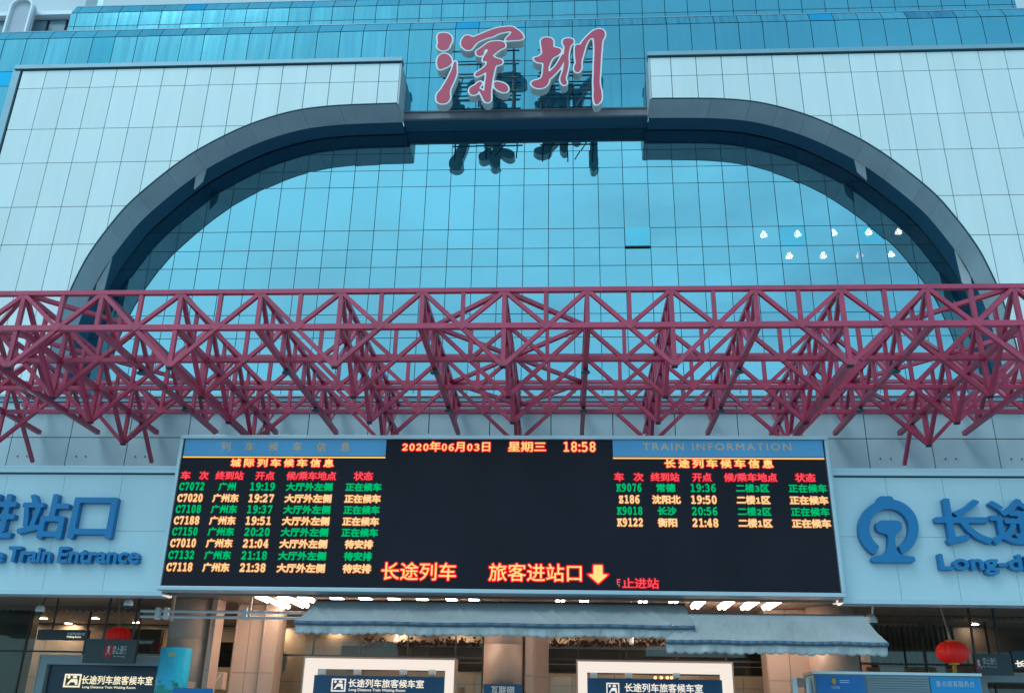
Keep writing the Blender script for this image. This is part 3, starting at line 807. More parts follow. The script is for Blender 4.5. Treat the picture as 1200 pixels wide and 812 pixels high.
# right table
def rx(x, y=287): return DW(*RP(x, y))[0]
colR = [(rx(90), rx(205)), (rx(256), rx(386)), (rx(438), rx(553)), (rx(650), rx(803)), (rx(897), rx(1073))]
dataR = [('K9076', '常德', '19:36', '二楼3区'), ('Z186', '沈阳北', '19:50', '二楼1区'), ('K9018', '长沙', '20:56', '二楼2区'), ('K9122', '衡阳', '21:48', '二楼1区')]
for i, (y, (a, b, t, s)) in enumerate(zip((287, 342, 396, 450), dataR)):
    zc = DW(*RP(500, y))[1]
    cs = [cell(mono(a), colR[0], 1 if len(a) == 5 else .8), cell(b, colR[1], .66 if len(b) == 2 else 1), cell(mono(t), colR[2]), cell(mono(s), colR[3]), cell('正在候车', colR[4])]
    if i % 2 == 0: led_cells('timetable_word', cs, led_green, led_halo_dgreen, zc, .078, .005, .012)
    else: led_cells('timetable_word', cs, led_pale, led_halo_orange, zc, .078, .006, .015)
zc = DW(*RP(500, 237))[1]
led_cells('column_heading', [('车', rx(82), rx(124)), ('次', rx(173), rx(217)), ('终到站', rx(253), rx(385)), ('开点', rx(450), rx(537)), ('候/乘车地点', rx(598), rx(845)), ('状态', rx(932), rx(1025))], led_pink, led_halo_dred, zc, .082, .0035, .015)
zc = DW(*RP(500, 173))[1]
led_cells('title_character', [(ch, rx(340+i*65.5, 173)-.1, rx(340+i*65.5, 173)+.1) for i, ch in enumerate('长途列车候车信息')], led_yel, led_halo_red, zc, .082, .005, .022)
# middle
def mx_(x, y=93): return DW(*MP(x, y))[0]
zc = DW(*MP(500, 95))[1]
led_cells('date_word', [(mono('2020年06月03日'), mx_(130), mx_(545)), ('星期三', mx_(633), mx_(810)), (mono('18:58'), mx_(897), mx_(1045))], led_yel, led_halo_red, zc, .100, .003, .022)
zc = DW(*MP(500, 690))[1]
led_cells('direction_word', [('长途列车', mx_(30, 690), mx_(383, 690)), ('旅客进站口', mx_(540, 690), mx_(980, 690))], led_yel, led_halo_red, zc, .165, .002, .024)
def arrow(g):
    X0, X1 = mx_(1010, 700), mx_(1108, 700); zt = DW(*MP(1050, 658))[1]; zb = DW(*MP(1050, 745))[1]; zm = (zt+zb)/2+.0; xm = (X0+X1)/2; q = (X1-X0)*.22
    p = [(xm-q, zt), (xm-q, zm), (X0, zm), (xm, zb), (X1, zm), (xm+q, zm), (xm+q, zt)]
    return sdf_loops([p], g, .012)
ah = link('arrow', loops_mesh(arrow(.028), YT, .004), led_halo_red, dp)  # wider arrow behind the core paints its glow
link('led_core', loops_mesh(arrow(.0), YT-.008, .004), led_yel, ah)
zc = DW(*RP(200, 733))[1]
led_cells('scrolling_word', [('止进站', rx(118, 733), rx(287, 733))], led_pink, led_halo_dred, zc, .092, .002, .014)
fm = MB(); X = rx(92, 733)
fm.box(X, X+.02, YT-.004, YT, zc-.03, zc+.08); fm.box(X, X+.07, YT-.0045, YT, zc+.055, zc+.075); fm.box(X, X+.06, YT-.0045, YT, zc+.01, zc+.028); fm.box(X+.03, X+.05, YT-.0045, YT, zc-.07, zc-.02)
fm.build('character_fragment', led_pink, dp)

# ================================================================== SIGNBOARDS
YBD = 18.3
def board(name, xa, xb, label, edge_side):
    o = empty(name, ((xa+xb)/2, YBD, 4.0), label, 'signboard', 'signboards either side of the display')
    base = MB().box(xa, xb, YBD+.02, YBD+.35, 4.0, 6.45).build('sheet_backing', joint, o)
    n = int((xb-xa)/1.25)+1
    for i in range(n):
        a = xa+(xb-xa)*i/n; b = xa+(xb-xa)*(i+1)/n
        for c, d in ((4.06, 5.25), (5.25, 6.42)): sbox('board_sheet', board_m, base, a+.003, b-.003, YBD, YBD+.02, c+.003, d-.003)
    t = MB(); t.box(xa-.01, xb+.01, YBD-.06, YBD+.36, 6.45, 6.52); t.box(xa-.01, xb+.01, YBD-.03, YBD+.36, 6.55, 6.60)
    t.box(xa, xb, YBD-.025, YBD+.35, 6.52, 6.55)
    t.build('top_rail', board_trim, o)
    t = MB(); t.box(xa-.01, xb+.01, YBD-.05, YBD+.36, 3.985, 4.055)
    t.build('bottom_rail', board_trim, o)
    x = xb if edge_side > 0 else xa
    t = MB(); t.box(min(x, x-edge_side*.09), max(x, x-edge_side*.09), YBD-.035, YBD+.01, 4.055, 6.45)
    t.build('end_trim', board_trim, o)
    return o
bl = board('signboard', -16.5, -7.90, 'pale blue signboard with raised blue 进站口 and Train Entrance lettering, left of the display', 1)
br = board('signboard', 5.24, 14.0, 'pale blue signboard with the blue railway emblem and 长途 lettering, right of the display', -1)
def BW(px, py): return P(px, py, YBD-.14)
def board_text(body, px0, px1, pyt, pyb, parent, off, name='raised_letter', depth=.13, sp=1.):
    X0, Zt = BW(px0, pyt); X1, _ = BW(px1, pyt); _, Zb = BW((px0+px1)/2, pyb)
    return fit_text(body, X0, X1, Zb, Zt, YBD-.15, off=off, depth=depth+.02, name=name, m=letter_blue, parent=parent, spacing=sp)
board_text('口', 89, 137.5, 583.5, 630, bl, .016)
board_text('站', 30, 83, 579.5, 630, bl, .018)
board_text('进', -28, 23, 579.5, 630, bl, .018)
xs_ = [(-7.5, 4.5, 'e'), (11.5, 61, 'Train'), (70.5, 164, 'Entrance')]
for a, b, s in xs_:
    if s == 'e': board_text(s, a, b, 647, 658, bl, .013)
    elif s == 'Train': board_text(s, a, b, 640.5, 658, bl, .013)
    else: board_text(s, a, b, 641, 659, bl, .013)
board_text('长', 1093, 1154, 585, 637, br, .020)
board_text('途', 1156, 1214, 585, 637, br, .018)
board_text('Long-distance', 1100, 1296, 649.5, 673, br, .014)
# emblem
def EM(x, y): return BW(990+x/4.776, 540+y/4.776)
emb = empty('railway_emblem', (*[EM(245, 370)[0]], YBD, EM(245, 370)[1]), None, None)
emb.parent = br; emb.location = Vector((EM(245, 370)[0], YBD, EM(245, 370)[1]))-br.location
ring = []
for i in range(41):
    a = math.radians(-90+27+i*(360-54)/40); ring.append((245+167*math.cos(a), 378-163*math.sin(a)))
for i in range(41):
    a = math.radians(-90+29+(40-i)*(360-58)/40); ring.append((248+112*math.cos(a), 378-112*math.sin(a)))
knob = [(180, 232), (188, 203), (200, 198), (258, 198), (268, 206), (275, 232)]
rail = [(175, 362), (180, 345), (200, 333), (298, 333), (315, 345), (320, 365), (318, 385), (300, 398), (285, 408), (280, 430), (283, 480), (292, 505), (320, 528), (385, 535), (397, 548), (392, 565), (160, 565), (148, 552), (152, 538), (200, 530), (228, 510), (242, 485), (245, 430), (240, 410), (200, 400), (180, 388)]
_mk = lambda p: [EM(*q) for q in p]
# ring + knob
link('emblem_ring', loops_mesh(sdf_loops([_mk(ring), _mk(knob)], .004, .02), YBD-.15, .15), letter_blue, emb)
link('emblem_rail', loops_mesh(sdf_loops([_mk(rail)], .004, .02), YBD-.15, .15), letter_blue, emb)

# ================================================================== CANOPY AND ENTRANCE
CZ = 4.33
cp = empty('entrance_canopy', (XC, 20.5, CZ), 'brown metal entrance canopy with strip ceiling behind the signboards', 'canopy')
MB().box(-17, 14.5, 18.72, 23.6, CZ+.06, 6.3).build('canopy_box', lower_panel, cp)
k = 0; x = -17.0
seg = MB()
while x < 14.5:
    sbox('ceiling_strip', ceil_m, cp, x, x+.285, 18.75, 23.55, CZ, CZ+.05); x += .30
MB().box(-17, 14.5, 18.66, 18.74, 4.05, CZ+.05).build('canopy_lip', ceil_m, cp)

def lamp(px0, py0, px1, py1, label, grp='ceiling lamps under the canopy'):
    x0, y0 = PZ(px0, py0, CZ-.04); x1, y1 = PZ(px1, py1, CZ-.04)
    y0, y1 = sorted((y0, y1)); y1 = min(y1, y0+1.3); xm = (x0+x1)/2
    o = empty('ceiling_lamp', (xm, (y0+y1)/2, CZ), label, 'ceiling lamp', grp)
    MB().box(xm-.13, xm+.13, y0, y1, CZ-.025, CZ-.002).build('lamp_tray', steel, o)
    for s in (-1, 1): MB().tube((xm+s*.055, y0+.04, CZ-.05), (xm+s*.055, y1-.04, CZ-.05), .035, 10).build('lamp_tube', lamp_tube, o)
for i_, p in enumerate(((300, 697.5, 320, 704), (326, 697.5, 345, 704), (351, 697.5, 366, 704))):
    lamp(*p, ('left','middle','right')[i_]+' one of three front row canopy lamps left of the long awning', 'lamps left of the long awning')
for i_, p in enumerate(((319, 704, 338, 711), (343, 704, 361, 710))):
    lamp(*p, ('left','right')[i_]+' back row fluorescent lamp on the canopy ceiling left of the long awning', 'rear lamps left of the long awning')
for i_, px in enumerate((392, 425, 458, 491, 525, 551, 655, 683, 752, 788)):
    lamp(px+5 if px < 640 else px, 698.8+.004*(px-392)*2.4, px+3, 705, ('first second third fourth fifth sixth seventh eighth ninth tenth'.split())[i_]+' ceiling lamp from the left along the top of the long awning', 'lamps above the long awning')
for i_, p in enumerate(((824, 702, 810, 715), (857, 703, 842, 715), (887, 703.5, 866, 716), (912, 703, 890, 717))):
    lamp(*p, ('first','second','third','fourth')[i_]+' from the left, bright twin tube ceiling lamp above the lower right awning', 'lamps above the right awning')

# columns
def column(px0, px1, Y, label, m=stone, n=40):
    xa, _ = P(px0, 760, Y); xb, _ = P(px1, 760, Y); r = (xb-xa)/2; xm = (xa+xb)/2
    o = empty('column', (xm, Y+r, 0), label, 'column')
    z = 0.0; hs = [0, 1.35, 2.55, 3.45, CZ-.005]
    for a, b in zip(hs[:-1], hs[1:]):
        MB().lathe((xm, Y+r, 0), [(r-.01, a), (r, a+.008), (r, b-.008), (r-.01, b)], n).build('cladding_ring', m, o, smooth=True)
    return o, xm, r
cA, xA, rA = column(184, 243, 21.2, 'round brown column wrapped with a cyan poster, at the left')
cB, xB, rB = column(565, 616, 21.4, 'round brown column in the middle between the two lit door frames')
cC, xC_, rC = column(955, 1013, 21.2, 'round brown column behind the right awning')
# fins beside the columns
def pilaster(px0, px1, Y, d, label, m=stone_l, nsplit=2):
    xa, _ = P(px0, 760, Y); xb, _ = P(px1, 760, Y)
    o = empty('pilaster', ((xa+xb)/2, Y, 0), label, 'pilaster')
    core = MB().box(xa+.01, xb-.01, Y+.02, Y+d, 0, CZ-.005).build('core', joint, o)
    for i in range(nsplit):
        a = xa+(xb-xa)*i/nsplit; b = xa+(xb-xa)*(i+1)/nsplit
        for c, d_ in ((0, 1.4), (1.4, 2.8), (2.8, CZ-.006)): MB().box(a+.006, b-.006, Y, Y+.03, c+.005, d_-.005).build('cladding_panel', m, core)
    for x in (xa, xb): MB().box(x-.012, x+.012, Y-.02, Y+d, 0, CZ-.008).build('edge_strip', stone, core)
    return o
pilaster(243, 248, 21.3, .5, 'narrow pale strip pilaster against the left round column', nsplit=1)
pilaster(274, 306, 22.2, .6, 'wide beige panelled pilaster right of the left column')
pilaster(307, 323, 22.1, .6, 'narrow beige pilaster joined to the wide one, left of the glazing', stone, 1)
pilaster(616, 626, 21.6, .4, 'slim pale pilaster against the middle column', nsplit=1)
pilaster(627, 642, 22.0, .5, 'brown pilaster right of the middle column', stone, 1)
pilaster(898, 950, 22.0, .6, 'beige panelled pilaster below the right awning')

# glazed front
YGL = 23.3
gf = empty('shopfront_glazing', (XC, YGL, 0), 'tall clear glazed entrance front under the canopy', 'glazing')
gx = [-16.5, -14.9, -13.3, -11.8, -10.5, P(248, 760, YGL)[0], P(324, 760, YGL)[0], P(367, 760, YGL)[0], P(422, 760, YGL)[0], P(478, 760, YGL)[0], P(534, 760, YGL)[0], P(566, 760, YGL)[0],
      P(642, 760, YGL)[0], P(678, 760, YGL)[0], P(734, 760, YGL)[0], P(792, 760, YGL)[0], P(850, 760, YGL)[0], P(900, 760, YGL)[0], P(950, 760, YGL)[0], 6.9, 8.4, 9.9, 11.4, 12.9, 14.2]
m = MB()
for x in gx: m.box(x-.018, x+.018, YGL-.03, YGL+.03, 0, CZ-.07)
for z in (3.28,): m.box(gx[0], gx[-1], YGL-.026, YGL+.026, z-.02, z+.02)
fr_ = m.build('glazing_frame', dark_frame, gf)
for a, b in zip(gx[:-1], gx[1:]):
    for c, d in ((0.1, 3.26), (3.30, CZ-.08)): sbox('glass_pane', door_glass, fr_, a+.018, b-.018, YGL-.006, YGL+.006, c, d)

# interior
it = empty('waiting_hall_interior', (XC, 26, 0), 'beige lit waiting hall seen through the glazed front', 'interior')
wb = MB().box(-19, 16, 28.02, 28.2, 0, 5).build('back_wall', joint, it)
x = -19
while x < 16:
    for c, d in ((0, 1.5), (1.5, 2.9), (2.9, 4.4)): sbox('wall_tile', beige_wall, wb, x+.006, x+1.19, 28, 28.02, c+.005, d-.005)
    x += 1.2
MB().box(-19, 16, 23.62, 28.1, 4.42, 4.5).build('ceiling', mat('cream_ceiling', (.42, .33, .28), .6), it)
MB().box(-19, 16, 23.7, 28.1, 0.005, .02).build('hall_floor', mat('hall_floor_tile', (.3, .26, .23), .25), it)
xa = P(400, 760, 25.5)[0]; xb = P(900, 760, 25.5)[0]
z1_ = P(600, 758, 25.5)[1]; z0_ = P(600, 787, 25.5)[1]
MB().box(xa, xb, 25.5, 25.8, z0_, z1_).build('bulkhead', dark_band, it)
MB().box(xa, xb, 25.44, 25.5, z1_-.02, z1_+.09).build('shelf_edge', mat('pale_shelf', (.4, .42, .42), .5), it)
zc = P(600, 777, 25.45)[1]
MB().box(xa, xb, 25.47, 25.50, zc-.01, zc+.012).build('bulkhead_line', stone_l, it)
xa = P(-40, 760, 25)[0]; xb = P(185, 760, 25)[0]
MB().box(-19, P(32, 760, 24.5)[0], 24.5, 24.8, 0, 4.4).build('dark_partition', dark_band, it)
MB().box(P(130, 760, 25)[0], P(186, 760, 25)[0], 25, 25.2, 0, 4.0).build('dark_partition', mat('brown_partition', (.10, .075, .06), .5), it)
MB().box(P(1026, 760, 25)[0], 16, 25.4, 25.5, 0, 4.35).build('dark_partition', mat('brown_partition_dark', (.06, .05, .045), .5), it)
cur = MB()
for i in range(15):
    px = 1030+i*6.2; X = P(px, 750, 24.6)[0]; z0c = P(px, 779, 24.6)[1]
    cur.tube((X, 24.6, z0c), (X, 24.6, 4.3), .035+.02*random.random(), 8)
tag(cur.build('vertical_blind', mat('grey_blind', (.11, .10, .09), .6), it), kind='stuff')
MB().box(P(1019, 790, 24.3)[0], P(1130, 790, 24.3)[0], 24.3, 24.5, 2.5, P(1070, 782, 24.3)[1]).build('counter_top_band', stone_l, it)
MB().box(P(249, 760, 24.2)[0], P(272, 760, 24.2)[0], 24.2, 24.3, P(260, 781, 24.2)[1], P(260, 752, 24.2)[1]).build('dark_panel', dark_band, it)
MB().box(P(318, 765, 24.4)[0], P(336, 765, 24.4)[0], 24.4, 24.44, P(330, 786, 24.4)[1], P(330, 765, 24.4)[1]).build('pale_reflection', mat('pale_blue_reflection', (.3, .45, .5), .3), it)  # pale sheet that paints a reflection in the glazing
# hall ceiling lights
dl_m = emis('downlight_glow', (1, .74, .52), 150.0)
for i_, (px, py) in enumerate(((51, 724), (80, 730), (46, 734), (20, 728), (112, 724), (160, 729), (232, 728), (330, 733), (395, 735), (470, 735), (540, 735), (660, 736), (735, 737), (800, 737), (880, 737), (1010, 739), (1142, 731))):
    X, Y = PZ(px, py, 4.40)
    o = empty('downlight', (X, Y, 4.42), '%s small round downlight from the left in the hall ceiling behind the glazing' % ('first second third fourth fifth sixth seventh eighth ninth tenth eleventh twelfth thirteenth fourteenth fifteenth sixteenth seventeenth'.split())[i_], 'downlight', 'downlights in the waiting hall')
    MB().lathe((X, Y, 4.40), [(.105, -.012), (.115, -.012), (.12, .018), (.105, .018)], 16).build('trim_ring', steel, o)
    MB().lathe((X, Y, 4.40), [(0, -.008), (.10, -.008), (.10, .0), (0, .0)], 16).build('lens', dl_m, o)
# red paper flowers on the shelf
fl_ = MB(); 
for i in range(420):
    px = random.choice([random.uniform(424, 562), random.uniform(645, 780)])
    X, Z = P(px, 756-abs(random.gauss(0, 3.6)), 25.3)
    r = .05; fl_.quadbox([(X+random.uniform(-r, r), 25.3+random.uniform(-r, r), Z+random.uniform(-r, r)) for _ in range(8)])
tag(fl_.build('red_flowers', leaf_red), 'row of red paper flowers on the shelf behind the glass above the door frames', 'flowers', kind='stuff')

# small white spotlights hanging behind the awning
for px, py, wd in ((466.5, 747, 'left'), (741, 749, 'right')):
    X, Z = P(px, py, 21.0)
    o = empty('spotlight', (X, 21.0, Z), 'small white spotlight on a stem below the long awning, the %s one' % wd, 'spotlight')
    MB().tube((X, 21, Z+.02), (X, 21, CZ), .014, 8).build('stem', ac_white, o)
    MB().tube((X, 20.97, Z+.08), (X-.03, 20.9, Z-.10), .035, 12, .05).build('spot_head', ac_white, o)

# scalloped blind edges under the canopy at both ends
def scallop_strip(name, px0, px1, py, Y, label):
    xa, zt = P(px0, py, Y); xb, _ = P(px1, py, Y)
    m = MB(); n = int((xb-xa)/.16)
    for i in range(n):
        a = xa+(xb-xa)*i/n; b = xa+(xb-xa)*(i+1)/n; c = (a+b)/2
        m.prism([(a, CZ-.01), (a, zt+.02), (a+(b-a)*.2, zt-.015), (c, zt-.03), (b-(b-a)*.2, zt-.015), (b, zt+.02), (b, CZ-.01)], Y, Y+.012)
    o = m.build(name, dark_brown); tag(o, label, 'blind'); return o
dark_brown = mat('brown_canvas', (.16, .11, .09), .8)
scallop_strip('scalloped_blind', -10, 184, 713.5, 22.9, 'brown scalloped canvas edge hanging below the left signboard')
scallop_strip('scalloped_blind', 1016, 1215, 721.5, 22.9, 'brown scalloped canvas edge hanging below the right signboard')

# awnings
def awning(rear, front, vh, label, seed):
    (xr0, xr1, Yr, Zr), (xf0, xf1, Yf, Zf) = rear, front
    o = empty('awning', ((xf0+xf1)/2, Yr, Zr), label, 'awning')
    NX, NY = 240, 20; v = []; f = []
    rnd = random.Random(seed); folds = [(rnd.random(), rnd.uniform(-.3, .3), rnd.uniform(.002, .008), rnd.uniform(.008, .03)) for _ in range(60)]
    for j in range(NY+1):
        t = j/NY
        for i in range(NX+1):
            s = i/NX; x = (xr0+(xr1-xr0)*s)*(1-t)+(xf0+(xf1-xf0)*s)*t
            z = Zr+(Zf-Zr)*t - .05*math.sin(math.pi*t) - .006*math.sin(s*math.pi*7)*t
            for c, sl, wd, am in folds:
                d = (s-c-sl*(t-.2)*.4)/wd
                if abs(d) < 3: z += am*min(1, t*3)*math.exp(-d*d)*(1-.6*t)*math.copysign(1, sl)
            v.append((x, Yr+(Yf-Yr)*t, z))
    for j in range(NY):
        for i in range(NX): a = j*(NX+1)+i; f.append((a, a+1, a+NX+2, a+NX+1))
    me = bpy.data.meshes.new('canvas'); me.from_pydata(v, [], f); me.update()
    for p in me.polygons: p.use_smooth = True
    c = link('canvas', me, fabric, o); sm = c.modifiers.new('s', 'SOLIDIFY'); sm.thickness = .006; sm.offset = -1
    zf = lambda s: Zf-.006*math.sin(s*math.pi*7)
    b = MB()
    for i in range(24):
        s0, s1 = i/24, (i+1)/24
        b.tube((xf0+(xf1-xf0)*s0, Yf-.01, zf(s0)-.03), (xf0+(xf1-xf0)*s1, Yf-.01, zf(s1)-.03), .038, 10)
    b.build('front_bar', bar_m, o, smooth=True)
    v = []; f = []; NX = int((xf1-xf0)/.02)
    for i in range(NX+1):
        s = i/NX; x = xf0+.02+(xf1-xf0-.04)*s
        sc_ = .035*abs(math.sin((x-xf0)/.17*math.pi))**.7 + .008*math.sin(s*37+seed)
        yy = Yf+.012+.02*math.sin(x*9+seed)+.012*math.sin(x*23)
        for j in range(5): t = j/4; v.append((x, Yf+.0+(yy-Yf)*t, zf(s)-.06-(vh+sc_-.035)*t))
    for i in range(NX):
        for j in range(4): a = i*5+j; f.append((a, a+1, a+6, a+5))
    me = bpy.data.meshes.new('valance'); me.from_pydata(v, [], f); me.update()
    for p in me.polygons: p.use_smooth = True
    vv = link('valance', me, fabric_v, o); sm = vv.modifiers.new('s', 'SOLIDIFY'); sm.thickness = .005
    for s in (.06, .5, .94):
        x = xf0+(xf1-xf0)*s
        m = MB(); ym = (Yf+Yr)/2; m.bar((x, Yr, Zr-.15), (x, ym, (Zf+Zr)/2-.26), .035); m.bar((x, ym, (Zf+Zr)/2-.26), (x, Yf, Zf-.06), .03)
        m.build('folding_arm', pipe_m, o)
    MB().tube((xr0, Yr+.02, Zr+.01), (xr1, Yr+.02, Zr+.01), .022, 12).build('roller', dark_frame, o)
    return o
def R4(pa, pb, Y): (a, z0), (b, z1) = P(*pa, Y), P(*pb, Y); return (a, b, Y, (z0+z1)/2)
awning(R4((371, 705.5), (803, 706.5), 18.65), R4((345, 728), (814, 732), 17.25), .17, 'long grey canvas awning with scalloped edge under the departure board', 3)
awning(R4((806, 720), (1013, 721.5), 18.1), R4((779, 748), (1041, 754), 16.75), .16, 'shorter grey canvas awning, lower and to the right of the long one', 9)
# rail of two pale pipes at the left
rl = empty('pipe_rail', (-8, 20.0, 3.8), 'pair of pale horizontal pipes with clamps running left of the long awning', 'pipe rail')
for py in (715.5, 722):
    xa, za = P(165, py, 20.0); xb, zb = P(372, py+.8, 20.0)
    MB().tube((xa, 20.0, za), (xb, 20.0, za), .030, 12).build('pipe', pipe_m, rl, smooth=True)
for px in (185, 195, 287):
    xa, za = P(px, 718.5, 20.0)
    MB().box(xa-.05, xa+.05, 19.95, 20.06, za-.12, za+.12).build('clamp', pipe_m, rl, bevel=.01)
for px in (201, 292):
    xa, za = P(px, 718.5, 20.05)
    MB().box(xa-.025, xa+.025, 20.06, 20.10, za-.15, CZ).build('hanger', stone_l, rl)

# ------------------------------------------------------------------ lit door frames with blue signs
def sign_icon(parent, xa, xb, za, zb, Y, m):
    """square pictogram: outlined box with seated figure and clock"""
    t = MB(); e = (xb-xa)*.09
    t.box(xa, xb, Y-.012, Y, zb-e, zb); t.box(xa, xb, Y-.012, Y, za, za+e); t.box(xa, xa+e, Y-.012, Y, za+e, zb-e); t.box(xb-e, xb, Y-.012, Y, za+e, zb-e)
    wv = xb-xa; h = zb-za
    t.prism([(xa+wv*.5, za+h*.82), (xa+wv*.62, za+h*.88), (xa+wv*.74, za+h*.82), (xa+wv*.74, za+h*.68), (xa+wv*.5, za+h*.68)], Y-.012, Y)
    t.prism([(xa+wv*.42, za+h*.62), (xa+wv*.78, za+h*.62), (xa+wv*.84, za+h*.2), (xa+wv*.7, za+h*.2), (xa+wv*.66, za+h*.38), (xa+wv*.4, za+h*.38), (xa+wv*.3, za+h*.2), (xa+wv*.18, za+h*.2), (xa+wv*.32, za+h*.45)], Y-.012, Y)
    t.tube((xa+wv*.26, Y-.006, za+h*.76), (xa+wv*.26, Y-.011, za+h*.76), wv*.09, 12)
    t.build('pictogram', m, parent)
def door_portal(px0, px1, pyt, Y, fw_px, label, lit=True):
    xa, zt = P(px0, pyt, Y); xb, _ = P(px1, pyt, Y)
    fwid = fw_px*(xb-xa)/(px1-px0)
    o = empty('door_portal', ((xa+xb)/2, Y, 0), label, 'door frame')
    m = lightbox if lit else mat('grey_portal_panel', (.28, .34, .38), .5)
    MB().box(xa, xb, Y, Y+.4, zt-fwid, zt).build('frame_head', m, o)
    for x in (xa, xb-fwid): MB().box(x, x+fwid, Y, Y+.4, 0, zt-fwid).build('frame_side', m, o)
    ed = MB(); ed.box(xa-.03, xb+.03, Y-.02, Y+.42, zt, zt+.035)
    for s, x in ((-1, xa-.03), (1, xb)): ed.box(x, x+.03, Y-.02, Y+.42, 0, zt)
    ed.build('edge_trim', stone_l, o)
    return o, xa+fwid, xb-fwid, zt-fwid
def blue_board(name, xa, xb, zt, zb, Y, label, bm__, tm, px_icon, px_txt, py_txt, py_en, lit_all=True):
    o = empty(name, ((xa+xb)/2, Y, zb), label, 'sign')
    MB().box(xa, xb, Y, Y+.09, zb, zt).build('panel', bm__, o, bevel=.006)
    ia, iz = P(px_icon[0], px_icon[2], Y-.01); ib, iz2 = P(px_icon[1], px_icon[3], Y-.01)
    sign_icon(o, ia, ib, iz2, iz, Y, tm)
    ta, tz = P(px_txt[0], py_txt[0], Y); tb_, _ = P(px_txt[1], py_txt[0], Y); _, tz2 = P(px_txt[0], py_txt[1], Y)
    fit_text('长途列车旅客候车室', ta, tb_, tz2, tz, Y-.012, off=.004, name='lettering', m=tm, parent=o)
    ta, tz = P(px_txt[0], py_en[0], Y); tb_, _ = P(px_txt[0]+(px_txt[1]-px_txt[0])*.75, py_en[0], Y); _, tz2 = P(px_txt[0], py_en[1], Y)
    fit_text('Long Distance Train Waiting Room', ta, tb_, tz2, tz, Y-.012, off=.0015, name='small_lettering', m=tm, parent=o)
    return o
d1, xa, xb, zt = door_portal(358, 533, 770.5, 20.9, 10.5, 'lit white door frame under the left half of the long awning')
za = P(440, 791.5, 21.0)[1]
blue_board('waiting_room_sign', P(368, 795, 21.0)[0], P(521, 795, 21.0)[0], za, za-.62, 21.0, 'blue waiting room sign inside the left lit door frame', blue_sign, txt_white, (389, 404.5, 794.5, 810), (409, 497), (795, 804.5), (806, 810))
d2, xa, xb, zt = door_portal(677, 857, 774.5, 20.9, 11, 'lit white door frame under the right end of the long awning')
za = P(760, 795, 21.0)[1]
blue_board('waiting_room_sign', P(687, 795, 21.0)[0], P(846, 795, 21.0)[0], za, za-.62, 21.0, 'blue waiting room sign inside the right lit door frame', blue_sign, txt_white, (710.5, 726, 799.5, 815), (732, 823), (800, 810), (812, 816))
# brackets and row of things between frame and sign
for i, px in enumerate((376, 418, 472, 506)):
    X, Z = P(px, 787, 20.95); o = MB().box(X-.07, X+.07, 20.95, 21.1, Z-.05, Z+.055).build('sign_bracket', ac_white, d1)
for i, px in enumerate((696, 737, 793)):
    X, Z = P(px, 791, 20.95); o = MB().box(X-.07, X+.07, 20.95, 21.1, Z-.05, Z+.055).build('sign_bracket', ac_white, d2)
for i, px in enumerate((768, 775, 782, 787)):
    X, Z = P(px, 793.5, 21.3); o = MB().lathe((X, 21.3, Z), [(0, -.035), (.03, -.02), (.035, 0), (.03, .02), (0, .03)], 10).build('warm_bulb', lamp_warm)
    tag(o, '%s orange glowing bulb from the left above the blue sign in the right door frame' % ('first','second','third','fourth')[i], 'bulb', 'orange bulbs in the right door frame')
# dark portal at left
d3, xa, xb, zt = door_portal(48, 196, 768, 21.6, 9, 'unlit grey door frame at the lower left holding a dark blue sign', lit=False)
za = P(110, 779, 21.7)[1]
MB().box(P(57, 790, 21.75)[0], P(187, 790, 21.75)[0], 21.9, 22.0, 0, za+.0).build('door_leaf_dark', blue_dark, d3)
blue_board('waiting_room_sign', P(58, 790, 21.72)[0], P(186, 790, 21.72)[0], za, za-.7, 21.72, 'dark blue waiting room sign with gold lettering inside the unlit left door frame', blue_dark, txt_cream, (76.5, 93, 789, 805), (97, 180), (791, 801), (803, 806.5))
# grey portal at lower right
d4, _, _, _ = door_portal(1146, 1290, 789, 21.9, 9, 'grey door frame at the lower right corner under the dark board', lit=False)

# blue plate on the middle column
X0, Z1 = P(566.5, 801, 21.25); X1, _ = P(612, 801, 21.25)
o = empty('blue_plate', ((X0+X1)/2, 21.25, 2), 'blue plate reading 互联网 on the middle column', 'sign')
MB().box(X0, X1, 21.25, 21.32, Z1-.6, Z1).build('panel', blue_sign, o)
ta, tz = P(575.5, 803.5, 21.24); tb_, _ = P(602.5, 803.5, 21.24); _, tz2 = P(580, 812.5, 21.24)
fit_text('互联网', ta, tb_, tz2, tz, 21.24, off=.004, name='lettering', m=txt_dim, parent=o)
# poster round the left column
pz = P(197, 757.5, 21.0)[1]; _a = P(176.5, 790, 21.0)[0]; _b = P(218, 790, 21.0)[0]; pr_, px_ = (_b-_a)/2, (_a+_b)/2
po = empty('poster_cylinder', (px_, 21.0+pr_, 0), 'cyan printed cylinder standing against the left round column', 'advertising column')
MB().lathe((px_, 21.0+pr_, 0), [(pr_, 0), (pr_, pz-.012), (pr_-.012, pz), (0, pz)], 48).build('poster_sheet', poster_m, po, smooth=False)
pr = MB()
for i in range(40):
    a = math.radians(random.uniform(235, 315)); zz = pz-.82-random.random()*.25+.12*math.sin(a*9)
    X, Y = px_+(pr_+.006)*math.cos(a), 21.0+pr_+(pr_+.006)*math.sin(a)
    pr.box(X-.045, X+.045, Y-.004, Y+.004, zz, zz+.03+.05*random.random())
pr.build('printed_motif', poster_m2, po)
pr = MB()
for i in range(9):
    a = math.radians(262+i*2.6); X, Y = px_+(pr_+.006)*math.cos(a), 21.0+pr_+(pr_+.006)*math.sin(a)
    pr.box(X-.008, X+.008, Y-.004, Y+.004, pz-.20, pz-.12+.02*math.sin(i*2))
pr.build('printed_script', mat('poster_script_gold', (.35, .5, .3), .5), po)
